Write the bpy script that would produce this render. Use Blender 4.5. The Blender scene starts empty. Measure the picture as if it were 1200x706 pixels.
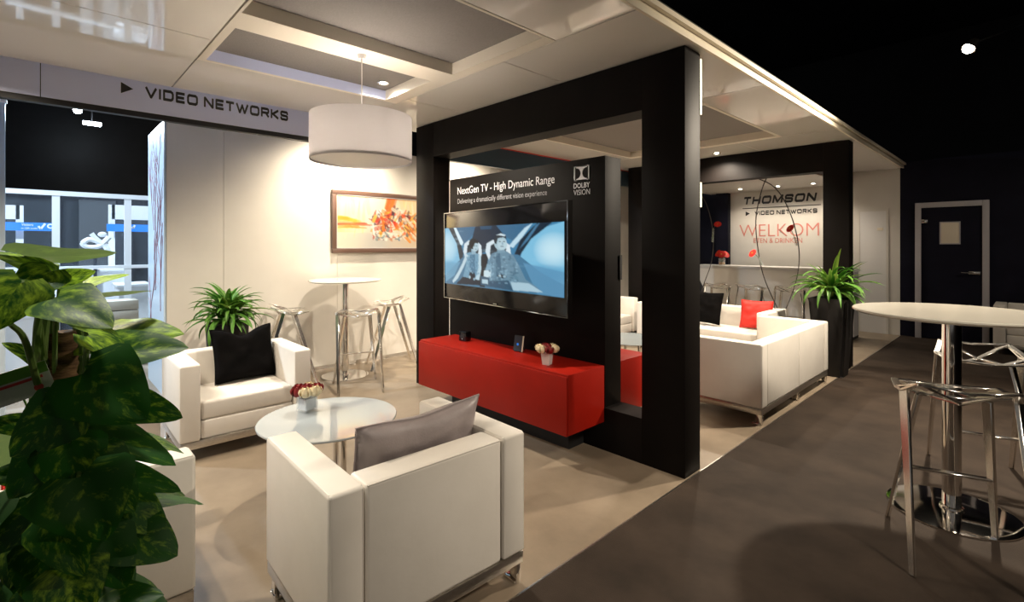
import bpy, bmesh, math, random
import numpy as np
from mathutils import Vector, Matrix, Euler, noise
random.seed(7)
PI = math.pi
SC = bpy.context.scene
COL = SC.collection

# ------------------------------------------------------------------ camera
FPX, CX, Y0, EYE = 584.0, 600.0, 288.0, 1.45
_n = math.hypot(610, 584)
AX = (584/_n, -610/_n)      # world X in (right, forward)
AY = (610/_n, 584/_n)
cam = bpy.data.objects.new('camera', bpy.data.cameras.new('camera'))
COL.objects.link(cam)
cam.location = (0, 0, EYE)
cam.rotation_euler = (PI/2, 0, math.atan2(610, 584))
cam.data.sensor_width = 36
cam.data.lens = FPX/1200*36
cam.data.shift_y = -65/1200
cam.data.clip_start = 0.02
SC.camera = cam

def at(px, py, t):
    r = (px-CX)/FPX*t
    return Vector((r*AX[0]+t*AX[1], r*AY[0]+t*AY[1], EYE-(py-Y0)/FPX*t))

# ------------------------------------------------------------------ materials
def mat(name, col, rough=.5, metal=0, spec=.5, coat=0, emit=0, trans=0, alpha=1, ecol=None, ior=1.5):
    m = bpy.data.materials.new(name); m.use_nodes = True
    b = m.node_tree.nodes['Principled BSDF']
    c = tuple(col)+(1,) if len(col) == 3 else col
    b.inputs['Base Color'].default_value = c
    b.inputs['Roughness'].default_value = rough
    b.inputs['Metallic'].default_value = metal
    b.inputs['Specular IOR Level'].default_value = spec
    b.inputs['Coat Weight'].default_value = coat
    b.inputs['Coat Roughness'].default_value = .03
    b.inputs['IOR'].default_value = ior
    b.inputs['Transmission Weight'].default_value = trans
    b.inputs['Alpha'].default_value = alpha
    if emit:
        b.inputs['Emission Color'].default_value = tuple(ecol or col)[:3]+(1,)
        b.inputs['Emission Strength'].default_value = emit
    return m

def noisy(m, c1, c2, scale=8, detail=4, bump=0, bscale=None, stretch=(1, 1, 1), lo=.35, hi=.65, coord='Object', rough=None):
    nt = m.node_tree; N = nt.nodes; L = nt.links
    b = N['Principled BSDF']
    tc = N.new('ShaderNodeTexCoord'); mp = N.new('ShaderNodeMapping')
    mp.inputs['Scale'].default_value = stretch
    L.new(tc.outputs[coord], mp.inputs['Vector'])
    n = N.new('ShaderNodeTexNoise'); n.inputs['Scale'].default_value = scale; n.inputs['Detail'].default_value = detail
    n.inputs['Roughness'].default_value = .62
    L.new(mp.outputs[0], n.inputs['Vector'])
    r = N.new('ShaderNodeValToRGB')
    r.color_ramp.elements[0].position = lo; r.color_ramp.elements[1].position = hi
    r.color_ramp.elements[0].color = tuple(c1)+(1,); r.color_ramp.elements[1].color = tuple(c2)+(1,)
    L.new(n.outputs['Fac'], r.inputs['Fac']); L.new(r.outputs['Color'], b.inputs['Base Color'])
    if rough:
        rr = N.new('ShaderNodeMapRange')
        rr.inputs['To Min'].default_value = rough[0]; rr.inputs['To Max'].default_value = rough[1]
        L.new(n.outputs['Fac'], rr.inputs['Value']); L.new(rr.outputs[0], b.inputs['Roughness'])
    if bump:
        n2 = N.new('ShaderNodeTexNoise'); n2.inputs['Scale'].default_value = bscale or scale*6; n2.inputs['Detail'].default_value = 3
        L.new(mp.outputs[0], n2.inputs['Vector'])
        bp = N.new('ShaderNodeBump'); bp.inputs['Strength'].default_value = bump; bp.inputs['Distance'].default_value = .004
        L.new(n2.outputs['Fac'], bp.inputs['Height']); L.new(bp.outputs[0], b.inputs['Normal'])
    return m

M = {}
M['floor'] = noisy(mat('pale_vinyl_floor', (.3, .25, .19), .42, spec=.35), (.175, .136, .096), (.27, .215, .155), 2.2, 7, .05, 60, lo=.3, hi=.7)
M['carpet'] = noisy(mat('dark_carpet', (.06, .05, .042), .8, spec=.2), (.018, .0118, .0078), (.041, .028, .0195), 3.0, 8, .35, 220, lo=.3, hi=.7)
M['white_wall'] = noisy(mat('white_panel', (.74, .71, .66), .38, spec=.3), (.62, .585, .53), (.66, .625, .57), 1.5)
M['ceil'] = mat('glossy_ceiling_panel', (.86, .83, .78), .05, spec=.7, coat=.3)
M['ceil_rim'] = mat('ceiling_rim', (.78, .72, .62), .4)
M['lilac'] = mat('lilac_cool_cast', (.64, .70, .98), .3)  # whitish lilac, with cool hall light painted in as extra blue
M['darkblue'] = mat('dark_blue_fascia', (.02, .05, .085), .35)
M['redline'] = mat('red_edge', (.6, .03, .02), .4)
M['mesh'] = noisy(mat('grey_stretch_mesh', (.22, .2, .19), .8), (.20, .183, .175), (.25, .23, .22), 40, 2, .2, 300, stretch=(1, 14, 1))
M['joint'] = mat('joint_shadow', (.02, .018, .015), .8)
M['black_lam'] = noisy(mat('black_laminate', (.006, .005, .004), .58, spec=.12), (.0028, .0018, .0014), (.0048, .0032, .0026), 3, 5, .02, 250)
M['black_matte'] = mat('black_matte', (.010, .010, .011), .6)
M['navy'] = noisy(mat('navy_wall', (.010, .011, .022), .6, spec=.15), (.0045, .0045, .012), (.007, .007, .017), 3)
M['blackhall'] = noisy(mat('black_drape', (.004, .004, .005), .45, spec=.25), (.003, .003, .004), (.007, .007, .009), 1.5, 3, .6, 3)
M['leather'] = noisy(mat('white_leather', (.78, .74, .68), .42, spec=.45), (.69, .65, .59), (.73, .69, .63), 4, 3, .10, 35)
M['rail'] = noisy(mat('brushed_steel', (.55, .52, .48), .3, metal=1), (.48, .45, .41), (.62, .59, .55), 40, 2, stretch=(1, 1, 12))
M['chrome'] = mat('chrome', (.80, .78, .75), .07, metal=1)
M['cast'] = mat('polished_aluminium', (.88, .86, .82), .20, metal=1)
M['redlac'] = noisy(mat('red_lacquer', (.42, .018, .008), .42, spec=.22), (.25, .0075, .0028), (.285, .009, .0033), 3)
M['tabletop'] = mat('white_tabletop', (.82, .78, .68), .12, spec=.5, coat=.3)
M['glass_top'] = mat('frosted_glass_top', (.34, .38, .40), .05, spec=.6, coat=.5)
M['glass'] = mat('clear_glass', (.92, .96, .97), .0, trans=1, ior=1.2)
def clear(name, col, gloss):
    m = mat(name, col, .04, spec=.8); nt = m.node_tree
    t = nt.nodes.new('ShaderNodeBsdfTransparent'); x = nt.nodes.new('ShaderNodeMixShader'); x.inputs[0].default_value = gloss
    nt.links.new(t.outputs[0], x.inputs[1]); nt.links.new(nt.nodes['Principled BSDF'].outputs[0], x.inputs[2]); nt.links.new(x.outputs[0], nt.nodes['Material Output'].inputs[0]); return m
M['vase'] = clear('vase_glass', (.85, .92, .95), .22)
M['glass'] = clear('clear_glass', (.25, .32, .38), .08)
M['pot_white'] = mat('white_ceramic', (.72, .66, .64), .35)
M['greyfab'] = noisy(mat('grey_satin_fabric', (.16, .14, .145), .45), (.24, .205, .205), (.31, .265, .265), 6, 4, .2, 120)
M['blackfab'] = noisy(mat('black_fabric', (.003, .003, .003), .9, spec=.05), (.0022, .002, .002), (.004, .0035, .0035), 8, 4, .3, 160)
M['redfab'] = noisy(mat('red_fabric', (.65, .025, .01), .7), (.50, .014, .007), (.60, .018, .009), 8, 4, .2, 120)
M['shade'] = mat('white_lampshade', (.82, .80, .80), .75)
def _tr(m, f):
    nt = m.node_tree; t = nt.nodes.new('ShaderNodeBsdfTranslucent'); t.inputs[0].default_value = m.node_tree.nodes['Principled BSDF'].inputs['Base Color'].default_value
    x = nt.nodes.new('ShaderNodeMixShader'); x.inputs[0].default_value = f
    nt.links.new(nt.nodes['Principled BSDF'].outputs[0], x.inputs[1]); nt.links.new(t.outputs[0], x.inputs[2]); nt.links.new(x.outputs[0], nt.nodes['Material Output'].inputs[0])
_tr(M['shade'], .32)
M['white'] = mat('white_paint', (.72, .70, .68), .4)
M['cream'] = mat('cream_paint', (.78, .70, .56), .5)
M['casing'] = mat('lilac_grey_casing', (.45, .43, .45), .4)
M['text_black'] = mat('black_lettering', (.01, .01, .01), .4)
M['text_white'] = mat('white_lettering', (.75, .75, .78), .5)
M['text_grey'] = mat('grey_lettering', (.35, .35, .37), .5)
M['text_red'] = mat('dusty_red_lettering', (.62, .22, .18), .5)
M['bezel'] = mat('gloss_black_bezel', (.006, .006, .007), .12, spec=.5)
M['wood'] = mat('bronze_wood_frame', (.12, .068, .05), .35)
M['planter'] = mat('dark_grey_planter', (.014, .0125, .012), .55, spec=.25)
M['soil'] = noisy(mat('soil', (.03, .02, .012), .9), (.02, .013, .008), (.06, .04, .025), 40)
M['coir'] = noisy(mat('coir_pole', (.12, .06, .025), .95), (.05, .024, .010), (.20, .11, .05), 60, 5, 1.0, 120, stretch=(.35, .35, 1.6))
M['stem'] = noisy(mat('green_stem', (.09, .17, .03), .45), (.06, .12, .02), (.15, .24, .05), 10)
M['leafd'] = None
M['glow_warm'] = mat('warm_lamp', (1, .95, .85), .5, emit=30, ecol=(1, .93, .80))
M['glow_strip'] = mat('warm_light_strip', (1, .9, .7), .5, emit=1.1, ecol=(1, .85, .6))
M['glow_cool'] = mat('cool_lamp', (1, 1, 1), .5, emit=40, ecol=(.75, .88, 1))
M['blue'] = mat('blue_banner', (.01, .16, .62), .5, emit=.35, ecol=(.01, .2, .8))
M['hallwhite'] = mat('cool_white_panel', (.80, .85, .90), .5)
M['hallgrey'] = mat('cool_grey_panel', (.09, .10, .115), .6)
M['halldark'] = mat('dark_blue_hall', (.012, .016, .028), .6)
M['palebluepanel'] = mat('pale_blue_panel', (.50, .62, .74), .25, spec=.5)
M['twig'] = mat('plum_twig_print', (.28, .11, .14), .5)
M['petal_red'] = mat('red_petal', (.62, .015, .008), .5)
M['petal_dark'] = mat('crimson_petal', (.20, .004, .006), .5)
M['petal_cream'] = mat('cream_petal', (.74, .64, .42), .5)
M['yellow'] = mat('flower_centre', (.55, .28, .02), .7)
M['greenleaf'] = mat('small_green_leaf', (.05, .10, .02), .5)
M['wire'] = mat('dark_willow_wire', (.05, .04, .035), .5)
M['tagpaper'] = mat('plant_card', (.55, .55, .56), .5)
M['tagred'] = mat('card_red', (.5, .04, .05), .5)
M['taggreen'] = mat('card_green', (.12, .3, .04), .5)
M['sleeve'] = mat('beige_paper', (.42, .40, .34), .6)

def leaf_mat(name, dark, light, thr, back, sx=3.0, sy=16.0):
    m = mat(name, dark, .45, spec=.28)
    nt = m.node_tree; N = nt.nodes; L = nt.links; b = N['Principled BSDF']
    uv = N.new('ShaderNodeUVMap'); mp = N.new('ShaderNodeMapping')
    mp.inputs['Scale'].default_value = (sx, sy, 1); mp.inputs['Rotation'].default_value = (0, 0, 0)
    L.new(uv.outputs[0], mp.inputs['Vector'])
    n = N.new('ShaderNodeTexNoise'); n.inputs['Scale'].default_value = 1.0; n.inputs['Detail'].default_value = 5; n.inputs['Roughness'].default_value = .65
    L.new(mp.outputs[0], n.inputs['Vector'])
    at_ = N.new('ShaderNodeAttribute'); at_.attribute_name = 'tint'
    add = N.new('ShaderNodeMath'); add.operation = 'ADD'
    L.new(n.outputs['Fac'], add.inputs[0]); L.new(at_.outputs['Fac'], add.inputs[1])
    r = N.new('ShaderNodeValToRGB'); e = r.color_ramp.elements
    e[0].position = thr; e[0].color = tuple(dark)+(1,)
    e[1].position = thr+.30; e[1].color = tuple(light)+(1,)
    mid = r.color_ramp.elements.new(thr+.10); mid.color = tuple((a*.75+c*.25) for a, c in zip(dark, light))+(1,)
    L.new(add.outputs[0], r.inputs['Fac'])
    geo = N.new('ShaderNodeNewGeometry'); mx = N.new('ShaderNodeMix'); mx.data_type = 'RGBA'
    mx.inputs[0].default_value = 0
    mb = N.new('ShaderNodeMath'); mb.operation = 'MULTIPLY'; mb.inputs[1].default_value = .75
    L.new(geo.outputs['Backfacing'], mb.inputs[0]); L.new(mb.outputs[0], mx.inputs[0])
    L.new(r.outputs['Color'], mx.inputs[6]); mx.inputs[7].default_value = tuple(back)+(1,)
    L.new(mx.outputs[2], b.inputs['Base Color'])
    # thin leaf translucency
    tr = N.new('ShaderNodeBsdfTranslucent'); L.new(mx.outputs[2], tr.inputs['Color'])
    ms = N.new('ShaderNodeMixShader'); ms.inputs[0].default_value = .22
    L.new(b.outputs[0], ms.inputs[1]); L.new(tr.outputs[0], ms.inputs[2])
    L.new(ms.outputs[0], N['Material Output'].inputs['Surface'])
    return m
M['leafd'] = leaf_mat('pothos_leaf', (.010, .075, .004), (.40, .62, .035), .53, (.24, .34, .13), 3.2, 5)
M['drac'] = leaf_mat('dracaena_leaf', (.035, .14, .012), (.40, .50, .09), .46, (.10, .24, .04), 7, .6)

# ------------------------------------------------------------------ mesh builder
class MB:
    def __init__(s, off=None): s.bm = bmesh.new(); s.off = off
    def _add(s, t, mtx=None):
        if mtx is not None: bmesh.ops.transform(t, matrix=mtx, verts=t.verts)
        vm = {}
        for v in t.verts: vm[v] = s.bm.verts.new(v.co)
        for f in t.faces:
            try: s.bm.faces.new([vm[v] for v in f.verts])
            except ValueError: pass
        t.free(); return s
    def box(s, c, d, bevel=0, seg=2, rot=None):
        t = bmesh.new(); bmesh.ops.create_cube(t, size=1)
        bmesh.ops.scale(t, vec=d, verts=t.verts)
        if bevel: bmesh.ops.bevel(t, geom=t.edges[:], offset=bevel, segments=seg, profile=.5, affect='EDGES')
        mtx = Matrix.Translation(c)
        if rot: mtx = mtx @ Euler(rot).to_matrix().to_4x4()
        return s._add(t, mtx)
    def lim(s, a, b, bevel=0, seg=2):
        return s.box([(i+j)/2 for i, j in zip(a, b)], [abs(j-i) for i, j in zip(a, b)], bevel, seg)
    def cyl(s, p0, p1, r0, r1=None, seg=20, cap=True):
        p0 = Vector(p0); p1 = Vector(p1); r1 = r0 if r1 is None else r1
        t = bmesh.new(); d = p1-p0
        bmesh.ops.create_cone(t, cap_ends=cap, segments=seg, radius1=r0, radius2=r1, depth=d.length)
        q = d.to_track_quat('Z', 'Y').to_matrix().to_4x4()
        return s._add(t, Matrix.Translation((p0+p1)/2) @ q)
    def bar(s, p0, p1, w, h, w1=None, h1=None, up=(0, 0, 1), bevel=0):
        p0 = Vector(p0); p1 = Vector(p1); d = (p1-p0).normalized(); u = Vector(up)
        x = d.cross(u)
        if x.length < 1e-4: x = d.cross(Vector((1, 0, 0)))
        x.normalize(); y = x.cross(d).normalized()
        w1 = w if w1 is None else w1; h1 = h if h1 is None else h1
        t = bmesh.new()
        v = []
        for p, ww, hh in ((p0, w, h), (p1, w1, h1)):
            for a, b in ((-1, -1), (1, -1), (1, 1), (-1, 1)): v.append(t.verts.new(p+x*a*ww/2+y*b*hh/2))
        t.faces.new(v[3::-1]); t.faces.new(v[4:])
        for i in range(4): t.faces.new((v[i], v[(i+1) % 4], v[4+(i+1) % 4], v[4+i]))
        if bevel: bmesh.ops.bevel(t, geom=t.edges[:], offset=bevel, segments=1, affect='EDGES')
        return s._add(t)
    def lathe(s, prof, seg=32, c=(0, 0, 0)):
        t = bmesh.new(); rings = []
        for r, z in prof:
            rings.append([t.verts.new((c[0]+r*math.cos(2*PI*i/seg), c[1]+r*math.sin(2*PI*i/seg), c[2]+z)) for i in range(seg)] if r > 1e-5 else [t.verts.new((c[0], c[1], c[2]+z))])
        for a, b in zip(rings, rings[1:]):
            for i in range(seg):
                j = (i+1) % seg
                if len(a) == 1 and len(b) == 1: continue
                if len(a) == 1: t.faces.new((a[0], b[j], b[i]))
                elif len(b) == 1: t.faces.new((a[i], a[j], b[0]))
                else: t.faces.new((a[i], a[j], b[j], b[i]))
        bmesh.ops.recalc_face_normals(t, faces=t.faces)
        return s._add(t)
    def tube(s, pts, r, seg=8, r1=None):
        pts = [Vector(p) for p in pts]; t = bmesh.new(); rings = []; n = len(pts)
        ref = Vector((0.123, .3, 1)).normalized()
        for i, p in enumerate(pts):
            d = (pts[min(i+1, n-1)]-pts[max(i-1, 0)]).normalized()
            x = d.cross(ref)
            if x.length < 1e-3: x = d.cross(Vector((1, 0, 0)))
            x.normalize(); y = x.cross(d).normalized()
            rr = r if r1 is None else r+(r1-r)*i/(n-1)
            rings.append([t.verts.new(p+x*rr*math.cos(2*PI*k/seg)+y*rr*math.sin(2*PI*k/seg)) for k in range(seg)])
        for a, b in zip(rings, rings[1:]):
            for k in range(seg): t.faces.new((a[k], a[(k+1) % seg], b[(k+1) % seg], b[k]))
        t.faces.new(rings[0][::-1]); t.faces.new(rings[-1])
        bmesh.ops.recalc_face_normals(t, faces=t.faces)
        return s._add(t)
    def prism(s, poly, axis, a, b):
        # poly in the two other axes (in xyz order), extruded along axis from a to b
        t = bmesh.new()
        def P(p, k):
            q = list(p); q.insert(axis, k); return t.verts.new(q)
        A = [P(p, a) for p in poly]; B = [P(p, b) for p in poly]; n = len(poly)
        t.faces.new(A); t.faces.new(B[::-1])
        for i in range(n): t.faces.new((A[i], B[i], B[(i+1) % n], A[(i+1) % n]))
        bmesh.ops.recalc_face_normals(t, faces=t.faces)
        return s._add(t)
    def ball(s, c, r, sub=2, sc=(1, 1, 1)):
        t = bmesh.new(); bmesh.ops.create_icosphere(t, subdivisions=sub, radius=r)
        bmesh.ops.scale(t, vec=sc, verts=t.verts)
        return s._add(t, Matrix.Translation(c))
    def strip(s, rows):
        vs = [[s.bm.verts.new(p) for p in r] for r in rows]
        for a, b in zip(vs, vs[1:]):
            for i in range(len(a)-1): s.bm.faces.new((a[i], a[i+1], b[i+1], b[i]))
        return s
    def build(s, name, m, parent=None, smooth=True, angle=40):
        me = bpy.data.meshes.new(name)
        if s.off: bmesh.ops.translate(s.bm, vec=[-i for i in s.off], verts=s.bm.verts)
        s.bm.to_mesh(me); s.bm.free()
        me.materials.append(M[m] if isinstance(m, str) else m)
        if smooth:
            for p in me.polygons: p.use_smooth = True
            me.set_sharp_from_angle(angle=math.radians(angle))
        o = bpy.data.objects.new(name, me); COL.objects.link(o)
        if parent: o.parent = parent
        return o

def link_mesh(me, name, m, parent=None, smooth=False):
    if m is not None: me.materials.append(M[m] if isinstance(m, str) else m)
    o = bpy.data.objects.new(name, me); COL.objects.link(o)
    if parent: o.parent = parent
    if smooth:
        for p in me.polygons: p.use_smooth = True
    return o

def tag(o, label=None, cat=None, group=None, kind=None):
    if label: o['label'] = label
    if cat: o['category'] = cat
    if group: o['group'] = group
    if kind: o['kind'] = kind
    return o
def thing(name, loc, rz, label, cat, group=None):
    o = bpy.data.objects.new(name, None); COL.objects.link(o)
    o.empty_display_size = .1
    o.location = loc; o.rotation_euler = (0, 0, rz)
    return tag(o, label, cat, group)
def struct(name, mb, m, label=None, smooth=False):
    o = mb.build(name, m, None, smooth); o['kind'] = 'structure'
    if label: o['label'] = label; 
    return o
def dup(root, loc, rz, label, group=None):
    r = root.copy(); COL.objects.link(r); r.location = loc; r.rotation_euler = (0, 0, rz); r['label'] = label
    if group: r['group'] = group
    for ch in list(root.children):
        c = ch.copy(); COL.objects.link(c); c.parent = r
        for g in list(ch.children):
            d = g.copy(); COL.objects.link(d); d.parent = c
    return r

def text_on(s, name, m, parent, x0, x1, z0, z1, fixed, axis='Y', bold=0, shear=0, off=(0, 0, 0), depth=.002, spacing=1.0, label=None):
    """lettering fitted to a box on a wall: axis 'Y' = wall faces -Y (x0..x1), 'X' = wall faces +X (y0..y1)"""
    cu = bpy.data.curves.new(name, 'FONT'); cu.body = s; cu.extrude = 0; cu.offset = bold; cu.shear = shear
    cu.space_character = spacing; cu.resolution_u = 4
    ob = bpy.data.objects.new('tmp', cu); COL.objects.link(ob)
    dg = bpy.context.evaluated_depsgraph_get()
    me = bpy.data.meshes.new_from_object(ob.evaluated_get(dg))
    bpy.data.objects.remove(ob); bpy.data.curves.remove(cu)
    xs = [v.co.x for v in me.vertices]; ys = [v.co.y for v in me.vertices]
    ax, bx, ay, by = min(xs), max(xs), min(ys), max(ys)
    for v in me.vertices:
        u = x0+(v.co.x-ax)/(bx-ax)*(x1-x0); w = z0+(v.co.y-ay)/(by-ay)*(z1-z0)
        v.co = Vector((u, fixed, w) if axis == 'Y' else (fixed, u, w))-Vector(off)
    me.name = name; me.materials.clear()
    o = link_mesh(me, name, m, parent)
    if label: o['label'] = label
    return o

GLY = {
 'T': (1.0, [[(0, 1), (1, 1)], [(.5, 1), (.5, 0)]]), 'H': (1.05, [[(0, 0), (0, 1)], [(1, 0), (1, 1)], [(0, .5), (1, .5)]]),
 'O': (1.2, [[(.16, 0), (.84, 0), (.97, .12), (1, .3), (1, .7), (.97, .88), (.84, 1), (.16, 1), (.03, .88), (0, .7), (0, .3), (.03, .12), (.16, 0)]]),
 'M': (1.3, [[(0, 0), (0, 1), (.06, 1), (.5, .08), (.94, 1), (1, 1), (1, 0)]]), 'N': (1.1, [[(0, 0), (0, 1), (.06, 1), (.94, 0), (1, 0), (1, 1)]]),
 'S': (1.05, [[(1, .78), (.96, .93), (.84, 1), (.16, 1), (.03, .93), (0, .78), (.03, .6), (.16, .53), (.84, .47), (.97, .4), (1, .22), (.97, .07), (.84, 0), (.16, 0), (.04, .07), (0, .22)]]),
 'V': (1.15, [[(0, 1), (.47, 0), (.53, 0), (1, 1)]]), 'I': (.0, [[(0, 0), (0, 1)]]),
 'D': (1.1, [[(0, 0), (0, 1), (.78, 1), (.95, .88), (1, .7), (1, .3), (.95, .12), (.78, 0), (0, 0)]]),
 'E': (.95, [[(1, 1), (0, 1), (0, 0), (1, 0)], [(0, .5), (.92, .5)]]),
 'W': (1.6, [[(0, 1), (.25, 0), (.29, 0), (.5, .9), (.71, 0), (.75, 0), (1, 1)]]),
 'R': (1.05, [[(0, 0), (0, 1), (.84, 1), (.97, .93), (1, .75), (.97, .55), (.84, .47), (0, .47)], [(.6, .47), (.98, 0)]]),
 'K': (1.05, [[(0, 0), (0, 1)], [(.98, 1), (.2, .5), (.98, 0)], [(0, .5), (.2, .5)]])}
def wide_text(st, name, m, parent, x0, x1, z0, z1, fixed, axis='Y', th=.18, gap=.26, shear=0, off=(0, 0, 0)):
    """extended technical capitals drawn as strokes and fitted to a box"""
    quads = []; x = 0
    for chs in st:
        if chs == ' ': x += .55; continue
        w, pl = GLY[chs]
        for line in pl:
            P = [Vector((x+th/2+px*w, th/2+py*(1-th))) for px, py in line]
            for a, b in zip(P, P[1:]):
                d = (b-a).normalized(); n = Vector((-d.y, d.x))*th/2; e = d*th*.32
                quads.append((a-e-n, b+e-n, b+e+n, a-e+n))
        x += w+th+gap
    pts = [Vector((q.x+shear*q.y, q.y)) for f in quads for q in f]
    ax, bx = min(p.x for p in pts), max(p.x for p in pts); ay, by = min(p.y for p in pts), max(p.y for p in pts)
    V = []
    for i, p in enumerate(pts):
        u = x0+(p.x-ax)/(bx-ax)*(x1-x0); w = z0+(p.y-ay)/(by-ay)*(z1-z0); k = fixed-.00004*(i//4) if axis == 'Y' else fixed+.00004*(i//4)
        V.append(Vector((u, k, w) if axis == 'Y' else (k, u, w))-Vector(off))
    me = bpy.data.meshes.new(name); me.from_pydata([tuple(v) for v in V], [], [(4*i, 4*i+1, 4*i+2, 4*i+3) for i in range(len(quads))])
    return link_mesh(me, name, m, parent)

# ------------------------------------------------------------------ SETTING
XF = -1.475     # edge between pale floor and dark carpet
struct('floor', MB().lim((XF, -4, -.1), (7, 10.15, 0)), 'carpet')
struct('floor_booth', MB().lim((-16, -4, -.1), (XF, 14, 0)), 'floor')
struct('trim_1', MB().lim((XF-.004, -4, 0), (XF+.004, 10.1, .002)), 'rail')   # metal edging strip

YB = 10.1
struct('wall_back', MB().lim((-4.2, YB, 0), (-1.48, YB+.1, 2.70)), 'white_wall')
struct('wall_right', MB().lim((-1.48, YB, 0), (7, YB+.12, 2.80)), 'navy')
struct('wall_bar', MB().lim((-5.77, YB, 0), (-4.2, YB+.1, 2.70)).lim((-4.44, YB-.12, 0), (-4.2, YB, 2.70)), 'navy')
struct('wall_hall', MB().lim((-20, 14, 0), (8, 14.1, 6)).lim((7.0, -4, 0), (7.1, 14, 6)), 'blackhall')
# panelled wall on the left, panels with thin joints
w = MB(); ys = [.915]
yy = [.915, 1.406, 2.62, 3.84, 5.06, 6.28, 7.5, 8.72, YB]
for a, b in zip(yy, yy[1:]): w.lim((-5.80, a+.002, 0), (-5.77, b-.002, 2.66))
w.lim((-6.70, .915, 0), (-5.80, YB, 2.66))
wl = struct('wall_left', w, 'white_wall')
struct('baseboard_left', MB().lim((-5.77, .92, 0), (-5.762, 10.0, .04)), 'rail')

# booth ceiling: separate glossy panels with joints, two mesh-covered coffers per room
ZC = 2.70
c = MB()
def panel(x0, x1, y0, y1, g=.004): c.lim((x0+g, y0+g, ZC), (x1-g, y1-g, ZC+.02))
XL, XR = -4.70, -1.45
# front room
C1 = (-3.84, -3.16, .83, 2.17); C2 = (-2.93, -2.03, .80, 2.20)
for a, b in ((-4.7, -3.45), (-3.45, -2.2), (-2.2, XR)):
    for p, q in ((-2.0, -.6), (-.6, .78)): panel(a, b, p, q)
panel(XL, C1[0]-.03, .78, 2.30); panel(C2[1]+.02, XR, .78, 2.30)
for a, b in ((XL, -3.7), (-3.7, -2.485), (-2.485, XR)): panel(a, b, 2.30, 4.1)
C3 = (-3.95, -2.02, 4.30, 6.10)
panel(XL, C3[0]-.03, 4.1, 6.2); panel(C3[1]+.03, XR, 4.1, 6.2)
for a, b in ((XL, -3.7), (-3.7, -2.485), (-2.485, XR)):
    panel(a, b, 6.2, 7.1); panel(a, b, 7.1, YB)
ceil = struct('ceiling', c, 'ceil')
# rims around the coffers (white lips), mesh infill, dark roof above the joints
def rim(x0, x1, y0, y1, X0, X1, Y0_, Y1, h=.08, name='coffer_rim', m='ceil_rim'):
    r = MB()
    r.lim((X0, Y0_, ZC-.002), (x0, Y1, ZC+h)); r.lim((x1, Y0_, ZC-.002), (X1, Y1, ZC+h))
    r.lim((x0, Y0_, ZC-.002), (x1, y0, ZC+h)); r.lim((x0, y1, ZC-.002), (x1, Y1, ZC+h))
    o = r.build(name, m, ceil, False)
    MB().lim((x0-.01, y0-.01, ZC+h), (x1+.01, y1+.01, ZC+h+.01)).build('coffer_mesh', 'mesh', ceil, False)
    return o
rim(*C1, C1[0]-.03, -3.045, .785, 2.295)
rim(*C2, -3.045, C2[1]+.02, .785, 2.295)
rim(*C3, C3[0]-.03, C3[1]+.03, 4.105, 6.195)
MB().lim((C1[0]+.001, C1[2], ZC), (C1[0]+.006, C1[3], ZC+.078)).build('coffer_lip_tint', 'lilac', ceil, False)  # thin sheet painting cool light onto the white coffer side
MB().lim((XL, -2, ZC+.1), (XR, YB, ZC+.13)).build('ceiling_back', 'joint', ceil, False)
struct('trim_2', MB().lim((XR, -2, ZC-.005), (XR+.02, YB+.05, ZC+.075), .003), 'cream')   # front edge of booth ceiling
MB().lim((XR+.02, -2, ZC+.045), (XR+.05, YB+.05, ZC+.075)).build('edge_lip', 'cream', bpy.data.objects['trim_2'], False)
# lower ceiling over the bar
struct('ceiling_bar', MB().lim((-4.6, 7.12, 2.50), (-2.2, YB-.01, 2.53)), 'white_wall')
# hall roof
struct('ceiling_hall', MB().lim((-20, -4, 6.0), (7.1, 14.1, 6.1)), 'blackhall')

# fascia beam with lettering
fx = -4.69
fa = thing('fascia_beam', (fx, .9, 2.47), 0, 'long fascia beam, cool light painted in as lilac, with black lettering and arrow under the glossy ceiling', 'sign')
FO = (fx, .9, 2.47)
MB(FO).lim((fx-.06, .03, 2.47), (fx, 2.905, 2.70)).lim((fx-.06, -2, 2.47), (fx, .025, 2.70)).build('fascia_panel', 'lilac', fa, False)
MB(FO).lim((fx-.065, -2, 2.43), (fx-.005, 2.905, 2.47)).build('shadow_profile', 'black_matte', fa, False)
wide_text('VIDEO NETWORKS', 'lettering', 'text_black', fa, .608, 1.665, 2.580, 2.672, fx+.002, 'X', th=.25, off=FO)
MB(FO).prism([(.462, 2.585), (.462, 2.668), (.535, 2.630)], 0, fx, fx+.003).build('arrow', 'text_black', fa, False)
fb = thing('fascia_beam', (fx, 5, 2.47), 0, 'dark blue fascia beam with red top edge in the room behind the frame', 'sign')
FB = (fx, 5, 2.47)
MB(FB).lim((fx-.06, 3.12, 2.44), (fx, 8.0, 2.685)).build('fascia_panel', 'darkblue', fb, False)
MB(FB).lim((fx-.06, 3.12, 2.685), (fx+.004, 8.0, 2.699)).build('red_edge', 'redline', fb, False)

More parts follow.
